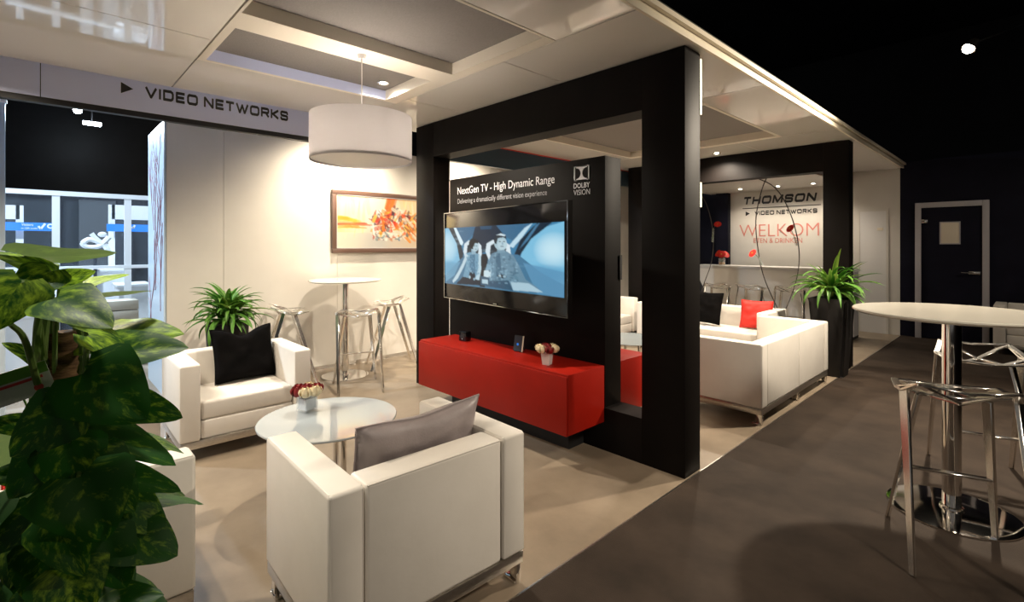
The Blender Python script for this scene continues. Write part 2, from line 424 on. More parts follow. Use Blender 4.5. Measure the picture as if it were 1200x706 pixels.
# white doors: door_1 flush in white wall, door_2 in the navy wall
d1 = MB(); 
d1.lim((-2.02, YB-.012, 0), (-1.66, YB, 2.02))
d1o = struct('door_1', d1, 'white')
MB().lim((-2.05, YB-.016, 0), (-2.02, YB, 2.05)).lim((-1.66, YB-.016, 0), (-1.63, YB, 2.05)).lim((-2.02, YB-.016, 2.02), (-1.66, YB, 2.05)).build('door_frame', 'white_wall', d1o, False)
MB().lim((-1.78, YB-.03, 1.70), (-1.70, YB-.012, 1.745), .003).build('door_plate', 'cream', d1o, False)
MB().lim((-1.80, YB-.035, .33), (-1.72, YB-.012, .39), .003).build('door_stop', 'hallgrey', d1o, False)
d2 = struct('door_2', MB().lim((-1.21, YB-.03, .01), (-.51, YB, 2.04)), 'navy')
k = MB(); k.lim((-1.285, YB-.06, 0), (-1.21, YB, 2.12), .004).lim((-.51, YB-.06, 0), (-.435, YB, 2.12), .004).lim((-1.21, YB-.06, 2.04), (-.51, YB, 2.12), .004)
k.build('door_frame', 'casing', d2)
MB().lim((-.975, YB-.036, 1.485), (-.765, YB-.028, 1.80), .002).build('door_window', 'cream', d2)
MB().lim((-1.0+.01, YB-.042, 1.47), (-.975, YB-.03, 1.815)).lim((-.765, YB-.042, 1.47), (-.75, YB-.03, 1.815)).lim((-.975, YB-.042, 1.47), (-.765, YB-.03, 1.485)).lim((-.975, YB-.042, 1.80), (-.765, YB-.03, 1.815)).build('window_bead', 'casing', d2)
hd = MB().lim((-.66, YB-.045, 1.02), (-.53, YB-.03, 1.065), .004).cyl((-.60, YB-.03, 1.045), (-.60, YB-.09, 1.045), .011).cyl((-.60, YB-.085, 1.045), (-.74, YB-.085, 1.045), .010).build('door_handle', 'cast', d2)
for z in (1.83, .27): MB().lim((-1.215, YB-.05, z-.03), (-1.13, YB-.03, z+.03), .006).build('door_hinge', 'cast', d2)

# ------------------------------------------------------------------ portal frames
FY0, FY1 = 2.91, 3.115
def portal(name, y0, y1, label, xi=-1.795):
    o = thing(name, (-3.0, y0, 0), 0, label, 'frame')
    f = (-3.0, y0, 0)
    MB(f).lim((-4.50, y0, 0), (-4.187, y1, 2.694), .003).build('stile', 'black_lam', o)
    MB(f).lim((xi, y0, 0), (-1.49, y1, 2.694), .003).build('stile', 'black_lam', o)
    MB(f).lim((-4.187, y0+.001, 2.35), (xi, y1-.001, 2.694)).build('top_rail', 'black_lam', o)
    MB(f).lim((-4.187, y0+.001, 0), (xi, y1-.001, .30)).build('bottom_rail', 'black_lam', o)
    return o
p1 = portal('portal_frame', FY0, FY1, 'tall black portal frame standing around the television panel')
p2 = portal('portal_frame', 6.9, 7.1, 'far black portal frame in front of the white bar', -1.757)
for z0, z1 in ((2.30, 2.66), (1.70, 1.86)):
    MB((-3.0, FY0, 0)).lim((-1.49, FY1-.002, z0), (-1.485, FY1+.012, z1)).build('bright_strip', 'glow_strip', p1)  # glowing strips added for bright patches behind the pillar edge

# display panel with lettering and logo
PY = 2.92
dp = thing('display_panel', (-3.0, 3.0, .3), 0, 'dark display panel with white lettering and double D logo behind the television', 'display panel')
PO = (-3.0, 3.0, .3)
MB(PO).lim((-3.93, PY, .30), (-2.096, FY1, 2.09), .002).build('panel', 'black_lam', dp)
MB(PO).lim((-3.945, PY+.01, .30), (-3.932, PY+.05, 2.08)).build('bright_strip', 'glow_strip', dp)
MB(PO).lim((-2.096, PY+.17, 1.20), (-2.085, PY+.195, 1.38)).build('latch', 'black_matte', dp)
text_on('NextGen TV - High Dynamic Range', 'title', 'text_white', dp, -3.80, -2.57, 1.915, 2.005, PY-.002, 'Y', bold=.002, off=PO, label='large white title lettering')
text_on('Delivering a dramatically different vision experience', 'subtitle', 'text_grey', dp, -3.80, -2.65, 1.835, 1.895, PY-.002, 'Y', off=PO, label='small grey subtitle lettering')
text_on('DOLBY', 'wordmark', 'text_white', dp, -2.380, -2.228, 1.876, 1.915, PY-.002, 'Y', bold=.02, off=PO)
text_on('VISION', 'wordmark', 'text_white', dp, -2.380, -2.228, 1.825, 1.866, PY-.002, 'Y', off=PO)
lg = MB(PO); x0, x1, z0, z1 = -2.383, -2.228, 1.93, 2.042; xm = (x0+x1)/2; th = .008
lg.lim((x0, PY-.003, z0), (x1, PY, z0+th)).lim((x0, PY-.003, z1-th), (x1, PY, z1)).lim((x0, PY-.003, z0), (x0+th, PY, z1)).lim((x1-th, PY-.003, z0), (x1, PY, z1))
def hourglass():
    # light area between the two facing D shapes
    rr = (z1-z0)/2-.016; zc = (z0+z1)/2; n = 16
    Lp = [(x0+.030+rr*math.cos(a), zc+rr*math.sin(a)) for a in [-PI/2+PI*i/n for i in range(n+1)]]
    Rp = [(x1-.030-rr*math.cos(a), zc+rr*math.sin(a)) for a in [-PI/2+PI*i/n for i in range(n+1)]]
    return Lp, Rp
Lp, Rp = hourglass()
for i in range(len(Lp)-1):
    lg.prism([Lp[i], Rp[i], Rp[i+1], Lp[i+1]], 1, PY-.003, PY)
lg.lim((x0+.03, PY-.003, z0), (x1-.03, PY, z0+.016)).lim((x0+.03, PY-.003, z1-.016), (x1-.03, PY, z1))
lg.lim((x0, PY-.003, z0), (x0+.016, PY, z1)).lim((x1-.016, PY-.003, z0), (x1, PY, z1))
lg.build('logo', 'text_white', dp, False)

# consoles on both sides of the panel
def console(name, y0, y1, yp0, yp1, label, lock):
    o = thing(name, (-2.95, (y0+y1)/2, 0), 0, label, 'console'); f = (-2.95, (y0+y1)/2, 0)
    MB(f).lim((-3.83, y0+(.018 if lock else 0), .20), (-2.098, y1-(0 if lock else .018), .60), .003).build('body', 'redlac', o)
    ff, fb_ = (y0, y0+.017) if lock else (y1-.017, y1)
    MB(f).lim((-3.829, ff, .20), (-2.099, fb_, .586), .003).build('drop_front', 'redlac', o)
    MB(f).lim((-3.65, yp0, 0), (-2.28, yp1, .20)).build('plinth', 'black_matte', o)
    if lock: MB(f).cyl((-3.02, y0-.004, .265), (-3.02, y0+.005, .265), .010).build('lock', 'cast', o)
    return o
console('wall_console', 2.50, 2.915, 2.74, 2.909, 'long red floating console with flower pot below the television', True)
console('wall_console', FY1+.003, FY1+.40, FY1+.003, FY1+.2, 'red console on the far side of the display panel', False)

# ------------------------------------------------------------------ raster pictures (screen still and painting)
def raster(nx, ny, paint):
    img = paint(nx, ny)
    return np.clip(img, 0, 1)
def blur(a, k=1):
    for _ in range(k):
        p = np.pad(a, ((1, 1), (1, 1), (0, 0)), mode='edge')
        a = (p[:-2, 1:-1]+p[2:, 1:-1]+p[1:-1, :-2]+p[1:-1, 2:]+2*p[1:-1, 1:-1])/6
    return a
def inpoly(U, V, poly):
    r = np.zeros(U.shape, bool); n = len(poly)
    for i in range(n):
        x1_, y1_ = poly[i]; x2_, y2_ = poly[(i+1) % n]
        cnd = ((y1_ > V) != (y2_ > V))
        xi = (x2_-x1_)*(V-y1_)/((y2_-y1_) if abs(y2_-y1_) > 1e-9 else 1e-9)+x1_
        r ^= cnd & (U < xi)
    return r
def picture_mesh(name, img, quad):
    """img rows top to bottom; quad = (TL, TR, BL, BR) vectors"""
    ny, nx, _ = img.shape
    TL, TR, BL, BR = [Vector(q) for q in quad]
    verts = []
    for j in range(ny+1):
        for i in range(nx+1):
            u, v = i/nx, j/ny
            verts.append((TL*(1-u)+TR*u)*(1-v)+(BL*(1-u)+BR*u)*v)
    faces = [(j*(nx+1)+i, (j+1)*(nx+1)+i, (j+1)*(nx+1)+i+1, j*(nx+1)+i+1) for j in range(ny) for i in range(nx)]
    me = bpy.data.meshes.new(name); me.from_pydata([tuple(v) for v in verts], [], faces)
    ca = me.color_attributes.new('pic', 'FLOAT_COLOR', 'POINT')
    p = np.pad(img, ((0, 1), (0, 1), (0, 0)), mode='edge'); p[1:, 1:] = (p[1:, 1:]+p[:-1, :-1])/2
    buf = np.ones((p.shape[0]*p.shape[1], 4), np.float32); buf[:, :3] = p.reshape(-1, 3)
    ca.data.foreach_set('color', buf.ravel())
    return me
def pic_mat(name, emit):
    m = mat(name, (0, 0, 0), .25 if emit else .4)
    nt = m.node_tree; a = nt.nodes.new('ShaderNodeAttribute'); a.attribute_name = 'pic'
    b = nt.nodes['Principled BSDF']
    if emit:
        nt.links.new(a.outputs['Color'], b.inputs['Emission Color']); b.inputs['Emission Strength'].default_value = emit
        b.inputs['Roughness'].default_value = .15
    else: nt.links.new(a.outputs['Color'], b.inputs['Base Color'])
    return m
def srgb(*c): return np.array([((i/255)/12.92 if i/255 < .04045 else ((i/255+.055)/1.055)**2.4) for i in c])

def film_still(nx, ny):
    V, U = np.mgrid[0:ny, 0:nx]; U = (U+.5)/nx; V = (V+.5)/ny
    rng = np.random.RandomState(3)
    img = np.zeros((ny, nx, 3))
    nz = np.kron(rng.rand(12, 20), np.ones((ny//12+1, nx//20+1)))[:ny, :nx]
    def col(*c): return srgb(*c)
    base = col(60, 125, 165)
    img[:] = base*(1-.0*V[..., None])
    def pt(x, y):      # crop coordinates of the still -> picture coordinates
        s = (x-50)/620.; u = .704*s/(1-s+.704*s)
        top = 175-38*s; bot = 520+52*s
        return (u, (y-top)/(bot-top))
    def poly(pts, c, a=1.):
        m = inpoly(U, V, [pt(*p) for p in pts]); img[m] = img[m]*(1-a)+col(*c)*a
    def ell(x, y, rx, ry, c, a=1., soft=0):
        u, v = pt(x, y); ux = abs(pt(x+rx, y)[0]-u); vy = abs(pt(x, y+ry)[1]-v)
        d = ((U-u)/ux)**2+((V-v)/vy)**2
        w = np.clip((1-d)/max(soft, 1e-3), 0, 1)*a if soft else (d < 1)*a
        img[:] = img*(1-w[..., None])+col(*c)*w[..., None]
    # sky windows, left and right
    poly([(48, 172), (120, 175), (175, 260), (205, 370), (150, 470), (48, 500)], (120, 185, 220))
    ell(80, 290, 95, 110, (190, 225, 240), .9, 1)
    ell(90, 430, 90, 60, (70, 140, 180), .8, 1)
    ell(640, 300, 90, 150, (165, 212, 235), .9, .8)
    poly([(680, 130), (600, 175), (545, 260), (525, 380), (560, 470), (690, 540)], (125, 190, 222))
    ell(640, 300, 60, 110, (205, 235, 245), .9, 1)
    ell(620, 440, 80, 60, (80, 150, 190), .8, 1)
    # canopy top
    poly([(150, 165), (570, 140), (520, 270), (490, 240), (420, 190), (350, 185), (280, 215), (215, 280)], (58, 105, 140))
    poly([(300, 160), (420, 150), (470, 230), (420, 300), (330, 330), (270, 260)], (22, 44, 66))
    poly([(330, 158), (400, 153), (395, 175), (335, 178)], (40, 78, 108))
    # struts
    poly([(80, 165), (130, 165), (180, 230), (215, 330), (205, 400), (185, 370), (160, 270)], (25, 45, 62))
    poly([(130, 165), (152, 165), (215, 262), (205, 280), (190, 275)], (215, 238, 248))
    poly([(640, 135), (590, 140), (530, 240), (505, 330), (515, 390), (530, 330), (570, 235)], (20, 36, 52))
    poly([(575, 140), (545, 170), (480, 280), (500, 290), (535, 230)], (190, 220, 235))
    poly([(600, 138), (585, 155), (540, 260), (525, 300), (560, 240)], (70, 120, 155))
    # lower cabin
    poly([(50, 470), (150, 400), (240, 330), (520, 330), (600, 430), (690, 520), (690, 580), (50, 525)], (70, 118, 150))
    poly([(50, 400), (190, 385), (140, 470), (60, 510)], (110, 168, 200), .7)
    poly([(540, 380), (680, 430), (682, 570), (590, 560)], (96, 150, 186), .8)
    poly([(320, 330), (380, 330), (360, 540), (330, 540)], (18, 28, 42))
    # seats
    for dx, dy in ((0, 0), (148, -4)):
        poly([(215+dx, 320+dy), (222+dx, 270+dy), (255+dx, 247+dy), (310+dx, 247+dy), (338+dx, 280+dy), (342+dx, 330+dy), (325+dx, 390+dy), (240+dx, 390+dy)], (215, 230, 238))
        poly([(240+dx, 330+dy), (245+dx, 280+dy), (275+dx, 262+dy), (308+dx, 265+dy), (322+dx, 300+dy), (315+dx, 370+dy), (250+dx, 380+dy)], (28, 44, 60))
    # figure on the left: sitting person, sleeveless top
    poly([(232, 330), (262, 322), (300, 325), (328, 335), (335, 400), (325, 480), (330, 520), (200, 520), (215, 470), (235, 400)], (112, 158, 184))
    poly([(262, 340), (298, 335), (300, 460), (262, 470)], (72, 118, 148))
    poly([(236, 330), (252, 345), (215, 420), (170, 490), (130, 520), (122, 505), (170, 450), (205, 395)], (190, 215, 226))
    poly([(322, 335), (336, 345), (338, 430), (325, 500), (300, 490), (318, 430)], (184, 212, 224))
    poly([(160, 520), (210, 478), (340, 500), (335, 530), (160, 525)], (24, 38, 56))
    ell(278, 470, 22, 26, (18, 32, 48)); ell(262, 480, 6, 10, (170, 200, 215)); ell(292, 492, 6, 8, (150, 185, 205))
    poly([(272, 300), (305, 300), (302, 335), (276, 335)], (140, 175, 194))
    ell(297, 284, 24, 34, (172, 200, 212)); ell(283, 268, 26, 34, (14, 24, 34)); ell(303, 288, 18, 26, (178, 205, 216))
    poly([(278, 244), (300, 238), (322, 250), (318, 268), (300, 262), (286, 290), (272, 290)], (12, 20, 30))
    for x in (296, 309): ell(x, 281, 4, 3, (24, 36, 48))
    ell(303, 303, 6, 2.5, (96, 110, 124))
    # figure on the right: sitting person in a patterned jacket
    poly([(395, 330), (430, 312), (470, 312), (500, 335), (525, 400), (550, 480), (590, 520), (600, 545), (480, 540), (385, 530), (360, 460), (375, 390)], (104, 140, 162))
    poly([(420, 330), (440, 322), (452, 480), (420, 490)], (70, 106, 130))
    poly([(372, 395), (400, 380), (398, 440), (380, 480), (352, 475)], (128, 166, 188))
    poly([(355, 435), (395, 432), (392, 480), (352, 478)], (206, 228, 236))
    poly([(335, 470), (385, 478), (388, 535), (335, 528)], (60, 92, 116)); poly([(342, 490), (378, 492), (376, 520), (342, 516)], (180, 208, 222))
    poly([(490, 500), (560, 500), (610, 550), (500, 550)], (170, 200, 215))
    poly([(388, 500), (480, 490), (500, 552), (388, 535)], (52, 84, 110))
    ell(450, 468, 22, 12, (24, 38, 54)); ell(440, 466, 6, 8, (190, 214, 226)); ell(462, 468, 6, 7, (180, 206, 220))
    rs = np.random.RandomState(5)
    for _ in range(120):
        x = rs.uniform(385, 530); y = rs.uniform(330, 520)
        if inpoly(np.array([x]), np.array([y]), [(395, 330), (500, 335), (545, 500), (385, 520), (375, 400)])[0]:
            ell(x, y, rs.uniform(3, 8), rs.uniform(4, 9), rs.choice([(66, 100, 124), (136, 172, 192), (90, 128, 150)], 1)[0] if False else [(66, 100, 124), (136, 172, 192), (90, 128, 150)][rs.randint(3)], .7)
    for _ in range(60):
        x = rs.uniform(242, 322); y = rs.uniform(345, 460)
        ell(x, y, rs.uniform(2, 6), rs.uniform(4, 9), [(80, 126, 156), (140, 182, 205), (104, 150, 178)][rs.randint(3)], .7)
    poly([(424, 285), (460, 285), (466, 320), (428, 322)], (120, 155, 174))
    ell(442, 262, 30, 44, (168, 196, 208)); ell(452, 272, 22, 32, (182, 208, 218))
    poly([(412, 262), (408, 235), (420, 212), (445, 203), (468, 212), (470, 236), (455, 226), (430, 232), (422, 270)], (30, 44, 58))
    poly([(418, 214), (445, 202), (468, 212), (462, 220), (440, 214)], (205, 225, 235))
    for x in (440, 460): ell(x, 252, 5, 3, (26, 40, 52))
    poly([(449, 255), (454, 255), (458, 272), (450, 273)], (140, 170, 186)); ell(450, 283, 9, 3, (90, 108, 122))
    for _ in range(26):
        x = rs.uniform(60, 660); y = rs.uniform(190, 480)
        ell(x, y, rs.uniform(10, 45), rs.uniform(4, 14), (170, 212, 232), rs.uniform(.05, .2), 1)
    return blur(img, 1)

def abstract(nx, ny):
    V, U = np.mgrid[0:ny, 0:nx]; U = (U+.5)/nx; V = (V+.5)/ny
    rs = np.random.RandomState(11); img = np.zeros((ny, nx, 3))
    def ramp(stops, t):
        out = np.zeros(t.shape+(3,)); xs = [s[0] for s in stops]
        for k in range(3): out[..., k] = np.interp(t, xs, [srgb(*s[1])[k] for s in stops])
        return out
    img[:] = ramp([(0, (250, 222, 150)), (.2, (252, 236, 190)), (.36, (222, 212, 196)), (.52, (196, 192, 188)), (.66, (228, 200, 170)), (1, (250, 216, 160))], U)
    low = V > .70
    img[low] = img[low]*.3+.7*ramp([(0, (206, 208, 208)), (.5, (196, 194, 188)), (1, (206, 196, 180))], U)[low]
    def stroke(u, v, ln, wd, ang, c, a=1.):
        du = (U-u)*1.65; dv = V-v
        x = du*math.cos(ang)+dv*math.sin(ang); y = -du*math.sin(ang)+dv*math.cos(ang)
        d = (x/ln)**4+(y/wd)**2
        w = np.clip((1.15-d)*4, 0, 1)*a
        w = w*(.75+.25*np.sin(y/wd*9+x*30))
        img[:] = img*(1-w[..., None])+srgb(*c)*w[..., None]
    for _ in range(40):      # vertical veils
        stroke(rs.uniform(0, 1), rs.uniform(.1, .5), rs.uniform(.15, .4), rs.uniform(.01, .05), PI/2+rs.uniform(-.2, .2), [(255, 240, 190), (236, 228, 214), (250, 214, 130), (214, 206, 194)][rs.randint(4)], .45)
    for i in range(14):
        stroke(rs.uniform(0, .28), rs.uniform(.50, .62), rs.uniform(.1, .3), .018, rs.uniform(-.05, .05), [(196, 96, 70), (214, 130, 90), (176, 80, 70), (236, 150, 60)][rs.randint(4)], .8)
    for i in range(10): stroke(rs.uniform(.03, .25), rs.uniform(.42, .5), rs.uniform(.08, .2), .03, rs.uniform(-.2, .2), [(250, 190, 60), (240, 150, 40)][rs.randint(2)], .6)
    for i in range(10): stroke(.62+rs.uniform(-.05, .07), rs.uniform(0, .2), .25, .03, PI/2+rs.uniform(.1, .4), [(226, 98, 20), (240, 130, 30), (176, 60, 24), (236, 110, 50)][rs.randint(4)], .85)
    pal = [(238, 120, 20), (248, 160, 40), (206, 50, 28), (232, 70, 30), (244, 236, 224), (250, 246, 238), (60, 40, 40), (40, 60, 80), (250, 200, 90), (170, 60, 50), (226, 214, 196)]
    for i in range(170):
        r = rs.rand()**.7*.30; a = rs.rand()*2*PI
        u = .67+r*math.cos(a)*.95; v = .5+r*math.sin(a)*.95
        stroke(u, v, rs.uniform(.03, .13), rs.uniform(.012, .045), rs.uniform(0, PI), pal[rs.randint(len(pal))], .9)
    for i in range(50):
        stroke(.55+rs.uniform(-.14, .22), .74+rs.uniform(-.06, .08), rs.uniform(.02, .07), rs.uniform(.01, .03), rs.uniform(0, PI), [(244, 240, 230), (232, 222, 204), (200, 120, 70), (90, 130, 140), (190, 60, 40)][rs.randint(5)] if i % 3 else (246, 242, 232), .85)
    for i in range(30):
        stroke(.92+rs.uniform(-.08, .08), .6+rs.uniform(-.2, .25), rs.uniform(.04, .12), rs.uniform(.01, .03), rs.uniform(.5, 1.2), [(236, 130, 30), (250, 200, 90), (120, 60, 40), (250, 236, 210), (240, 160, 60)][rs.randint(5)], .85)
    for (u, v) in ((.56, .56), (.60, .38), (.73, .45), (.80, .62), (.5, .3)): stroke(u, v, .06, .008, rs.uniform(.8, 2), (20, 20, 24), .95)
    stroke(.42, .62, .12, .012, 1.5, (250, 248, 244), 1); stroke(.74, .84, .02, .015, .4, (60, 120, 170), 1)
    return img

# television (pulled out on its bracket, its right side nearer the viewer)
tR, tL = 3.33, 4.70
TR_, BR_ = at(665, 236, tR), at(665, 374, tR)
TL_, BL_ = at(521, 250.5, tL), at(521, 347, tL)
z1 = (TR_.z+TL_.z)/2; z0 = (BR_.z+BL_.z)/2
tv_c = (TL_+TR_)/2; dirx = Vector((TR_.x-TL_.x, TR_.y-TL_.y, 0)); TW = dirx.length; rz = math.atan2(dirx.y, dirx.x)
TH = z1-z0
tv = thing('television', (tv_c.x, tv_c.y, z0), rz, 'large flat television showing a blue film still on the dark panel', 'television')
b = MB().lim((-TW/2, 0.001, 0), (TW/2, .035, TH), .004); b.build('housing', 'bezel', tv)
mw = .006
b = MB().lim((-TW/2-mw, -.004, -mw), (-TW/2, .04, TH+mw)).lim((TW/2, -.004, -mw), (TW/2+mw, .04, TH+mw)).lim((-TW/2, -.004, TH), (TW/2, .04, TH+mw)).lim((-TW/2, -.004, -mw), (TW/2, .04, 0))
b.build('rim', 'chrome', tv, False)
vt, vb = .165, .885   # letterbox
me = picture_mesh('screen', raster(300, 150, film_still), ((-TW/2+.012, -.002, TH*(1-.175)), (TW/2-.03, -.002, TH*(1-.175)), (-TW/2+.012, -.002, TH*(1-.835)), (TW/2-.03, -.002, TH*(1-.835))))
M['screen'] = pic_mat('film_still_screen', .62)
scn = link_mesh(me, 'screen', 'screen', tv); scn['label'] = 'lit screen with two seated people in a cockpit'
MB().box((0, -.005, .012), (.05, .004, .008)).build('badge', 'cast', tv)
MB().lim((-.12, .035, TH*.35), (.12, .10, TH*.65)).build('bracket', 'black_matte', tv)

# painting
pa = thing('painting', (-5.765, 3.15, 1.36), 0, 'orange and white abstract painting in a bronze frame on the white wall', 'painting')
PF = (-5.765, 3.15, 1.36)
ya, yb, za, zb = 2.54, 3.80, 1.36, 2.12; t_ = .055
g = MB(PF)
g.lim((-5.765, ya, za), (-5.72, yb, za+t_), .006).lim((-5.765, ya, zb-t_), (-5.72, yb, zb), .006).lim((-5.765, ya, za+t_), (-5.72, ya+t_, zb-t_), .006).lim((-5.765, yb-t_, za+t_), (-5.72, yb, zb-t_), .006)
g.build('frame', 'wood', pa)
g = MB(PF); q = .008
g.lim((-5.75, ya+t_, za+t_), (-5.725, yb-t_, za+t_+q)).lim((-5.75, ya+t_, zb-t_-q), (-5.725, yb-t_, zb-t_)).lim((-5.75, ya+t_, za+t_), (-5.725, ya+t_+q, zb-t_)).lim((-5.75, yb-t_-q, za+t_), (-5.725, yb-t_, zb-t_)).build('slip', 'casing', pa)
def rel(x, y, z): return Vector((x, y, z))-Vector(PF)
me = picture_mesh('canvas', raster(220, 130, abstract)*.72, (rel(-5.735, ya+t_, zb-t_), rel(-5.735, yb-t_, zb-t_), rel(-5.735, ya+t_, za+t_), rel(-5.735, yb-t_, za+t_)))
M['canvas'] = pic_mat('abstract_canvas', 0); link_mesh(me, 'canvas', 'canvas', pa)

# ------------------------------------------------------------------ wall lettering (far wall)
sg = thing('wall_sign', (-3.25, YB-.003, 2.0), 0, 'black company lettering with rule and arrow on the white bar wall', 'sign'); SO = (-3.25, YB-.003, 2.0)
ty = YB-.006
wide_text('THOMSON', 'lettering', 'text_black', sg, -3.93, -2.66, 2.245, 2.41, ty, 'Y', th=.27, shear=.25, off=SO)
MB(SO).lim((-3.96, ty-.002, 2.172), (-2.60, ty, 2.186)).build('rule', 'text_black', sg, False)
wide_text('VIDEO NETWORKS', 'lettering', 'text_black', sg, -3.73, -2.66, 2.035, 2.12, ty, 'Y', th=.24, off=SO)
MB(SO).prism([(-3.90, 2.03), (-3.90, 2.12), (-3.82, 2.075)], 1, ty-.002, ty).build('arrow', 'text_black', sg, False)
wk = thing('wall_sign', (-3.25, YB-.003, 1.6), 0, 'thin red welcome lettering on the white wall behind the bar', 'sign'); WO = (-3.25, YB-.003, 1.6)
text_on('WELKOM', 'lettering', 'text_red', wk, -4.02, -2.63, 1.625, 1.86, ty, 'Y', bold=-.012, off=WO)
text_on('ETEN & DRINKEN', 'lettering', 'text_red', wk, -3.75, -2.90, 1.50, 1.59, ty, 'Y', off=WO)

# ------------------------------------------------------------------ seating
def armchair_parts(root, W=.855, D=.67, H=.65, at_=.122, seats=1, zb=.135, seat_z=.385):
    """local: faces +Y, x across; origin floor centre"""
    for s in (-1, 1):
        m = MB(); xo = s*(W/2-at_/2)
        m.box((xo, 0, (zb+H)/2), (at_, D, H-zb), .014, 3)
        o = m.build('arm', 'leather', root)
        pm = MB()
        for xs in (-at_/2+.007, at_/2-.007):
            pm.tube([(xo+xs, -D/2+.004, zb+.01), (xo+xs, -D/2+.004, H-.012), (xo+xs, -D/2+.012, H-.004), (xo+xs, D/2-.012, H-.004), (xo+xs, D/2-.004, H-.012), (xo+xs, D/2-.004, zb+.01)], .0035, 6)
        pm.build('piping', 'leather', o)
    bw = (W-2*at_-.006)
    n = seats
    bt = .135
    for i in range(n):
        w = bw/n-.004; xo = -bw/2+bw/n*(i+.5)
        o = MB().box((xo, -D/2+bt/2+.004, (zb+H)/2-.002), (w, bt, H-zb-.004), .016, 3).build('backrest', 'leather', root)
        MB().tube([(xo-w/2+.008, -D/2+.008, H-.010), (xo+w/2-.008, -D/2+.008, H-.010)], .0035, 6).build('piping', 'leather', o)
        m = MB().box((xo, bt/2-.01, seat_z-.06), (w, D-bt-.03, .13), .022, 4)
        for v in m.bm.verts:
            if v.co.z > seat_z-.02:
                a = (v.co.x-xo)/(w/2); b_ = (v.co.y-bt/2+.01)/((D-bt)/2)
                v.co.z += .012*max(0, 1-a*a)*max(0, 1-b_*b_)
        m.build('seat_cushion', 'leather', root)
    MB().box((0, bt/2-.01, (zb+seat_z-.125)/2), (bw-.004, D-bt-.03, seat_z-.125-zb), .012, 3).build('seat_base', 'leather', root)
    MB().box((0, 0, zb-.026), (W-.01, D-.01, .05), .003).build('rail', 'rail', root)
    nx = [-1, 1] if seats == 1 else [-1, 0, 1]
    for sx in nx:
        for sy in (-1, 1):
            x = sx*(W/2-.03); y = sy*(D/2-.03)
            MB().box((x, y, .055), (.022, .045, .11), .002).box((x, y-sy*.02, .006), (.035, .07, .012), .002).build('leg', 'chrome', root)
def armchair(loc, rz, label, cat='armchair', **k):
    o = thing('armchair' if k.get('seats', 1) == 1 else 'sofa', loc, rz, label, cat)
    armchair_parts(o, **k); return o

def pillow(name, w, h, t, m, loc, rot, label, seed=0, pinch=.06, fold=0):
    o = thing(name, loc, 0, label, 'cushion'); o.rotation_euler = rot
    n = 22; bm = MB(); rnd = random.Random(seed)
    grids = []
    for side in (1, -1):
        rows = []
        for j in range(n+1):
            r = []
            for i in range(n+1):
                u = -1+2*i/n; v = -1+2*j/n
                x = u*w/2*(1-pinch*(1-v*v)*(abs(u)**3)); z = v*h/2*(1-pinch*(1-u*u)*(abs(v)**3))
                if fold: z -= fold*math.exp(-(u/.45)**2)*(max(v, -.2)+.2)/1.2
                th = t/2*((1-u**4)*(1-v**4))**.55
                nzv = noise.noise(Vector((u*2.2+seed, v*2.2, side)))*.018*(1-u**4)*(1-v**4) + noise.noise(Vector((u*6+seed, v*5, side*3)))*.006*(1-u**6)*(1-v**6)
                r.append(Vector((x, side*th+nzv*side, z)))
            rows.append(r)
        grids.append(rows)
    for side, rows in zip((1, -1), grids):
        bm.strip(rows if side == -1 else [r[::-1] for r in rows])
    bmesh.ops.remove_doubles(bm.bm, verts=bm.bm.verts, dist=1e-4)
    bmesh.ops.recalc_face_normals(bm.bm, faces=bm.bm.faces)
    cov = bm.build('cover', m, o, True, 80)
    g0 = grids[0]; edge = g0[0]+[r[-1] for r in g0][1:]+g0[-1][::-1][1:]+[r[0] for r in g0][::-1][1:]
    MB().tube(edge, .004, 6).build('piping', m, o)
    return o

a1 = armchair((-1.865, 1.112, 0), math.radians(88), 'white leather armchair seen from behind with a grey cushion')
a2 = armchair((-4.205, 1.118, 0), math.radians(-90.5), 'white leather armchair holding a black cushion by the wall', W=.86)
a3 = armchair((-2.64, .11, 0), math.radians(0), 'white leather armchair behind the large leafy plant')
pillow('cushion', .60, .43, .14, 'greyfab', (-1.785, 1.155, .565), (math.radians(14), 0, math.radians(91)), 'grey satin cushion leaning in the nearest white armchair', 3, .05, .018)
pillow('cushion', .46, .42, .14, 'blackfab', (-4.33, 1.20, .60), (math.radians(16), 0, math.radians(-84)), 'black cushion with dented top in the armchair by the wall', 5, .07, .06)
pillow('cushion', .40, .36, .13, 'redfab', (-2.70, -.09, .56), (math.radians(16), 0, math.radians(180)), 'red cushion in the armchair behind the leafy plant', 6)

s1 = armchair((-1.83, 5.13, 0), math.radians(90), 'white leather two seat sofa with its back to the dark carpet', 'sofa', W=1.86, D=.67, seats=2)
s2 = armchair((-3.02, 6.52, 0), math.radians(180), 'white leather sofa with red and black cushions before the far black frame', 'sofa', W=1.75, D=.67, seats=2)
a4 = armchair((-4.55, 6.3, 0), math.radians(-90), 'white armchair seen through the gap beside the display panel')
a5 = armchair((.06, 9.62, 0), math.radians(180), 'white armchair against the navy wall beside the door')
pillow('cushion', .38, .36, .12, 'redfab', (-2.42, 6.60, .575), (math.radians(-14), 0, math.radians(6)), 'red cushion on the far white sofa', 8)
pillow('cushion', .44, .42, .14, 'blackfab', (-3.02, 6.50, .62), (math.radians(-14), 0, math.radians(-8)), 'black cushion on the far white sofa', 9)
pillow('cushion', .34, .32, .12, 'redfab', (-4.52, 6.18, .56), (math.radians(14), 0, math.radians(-90)), 'red cushion in the armchair beyond the display panel gap', 10)

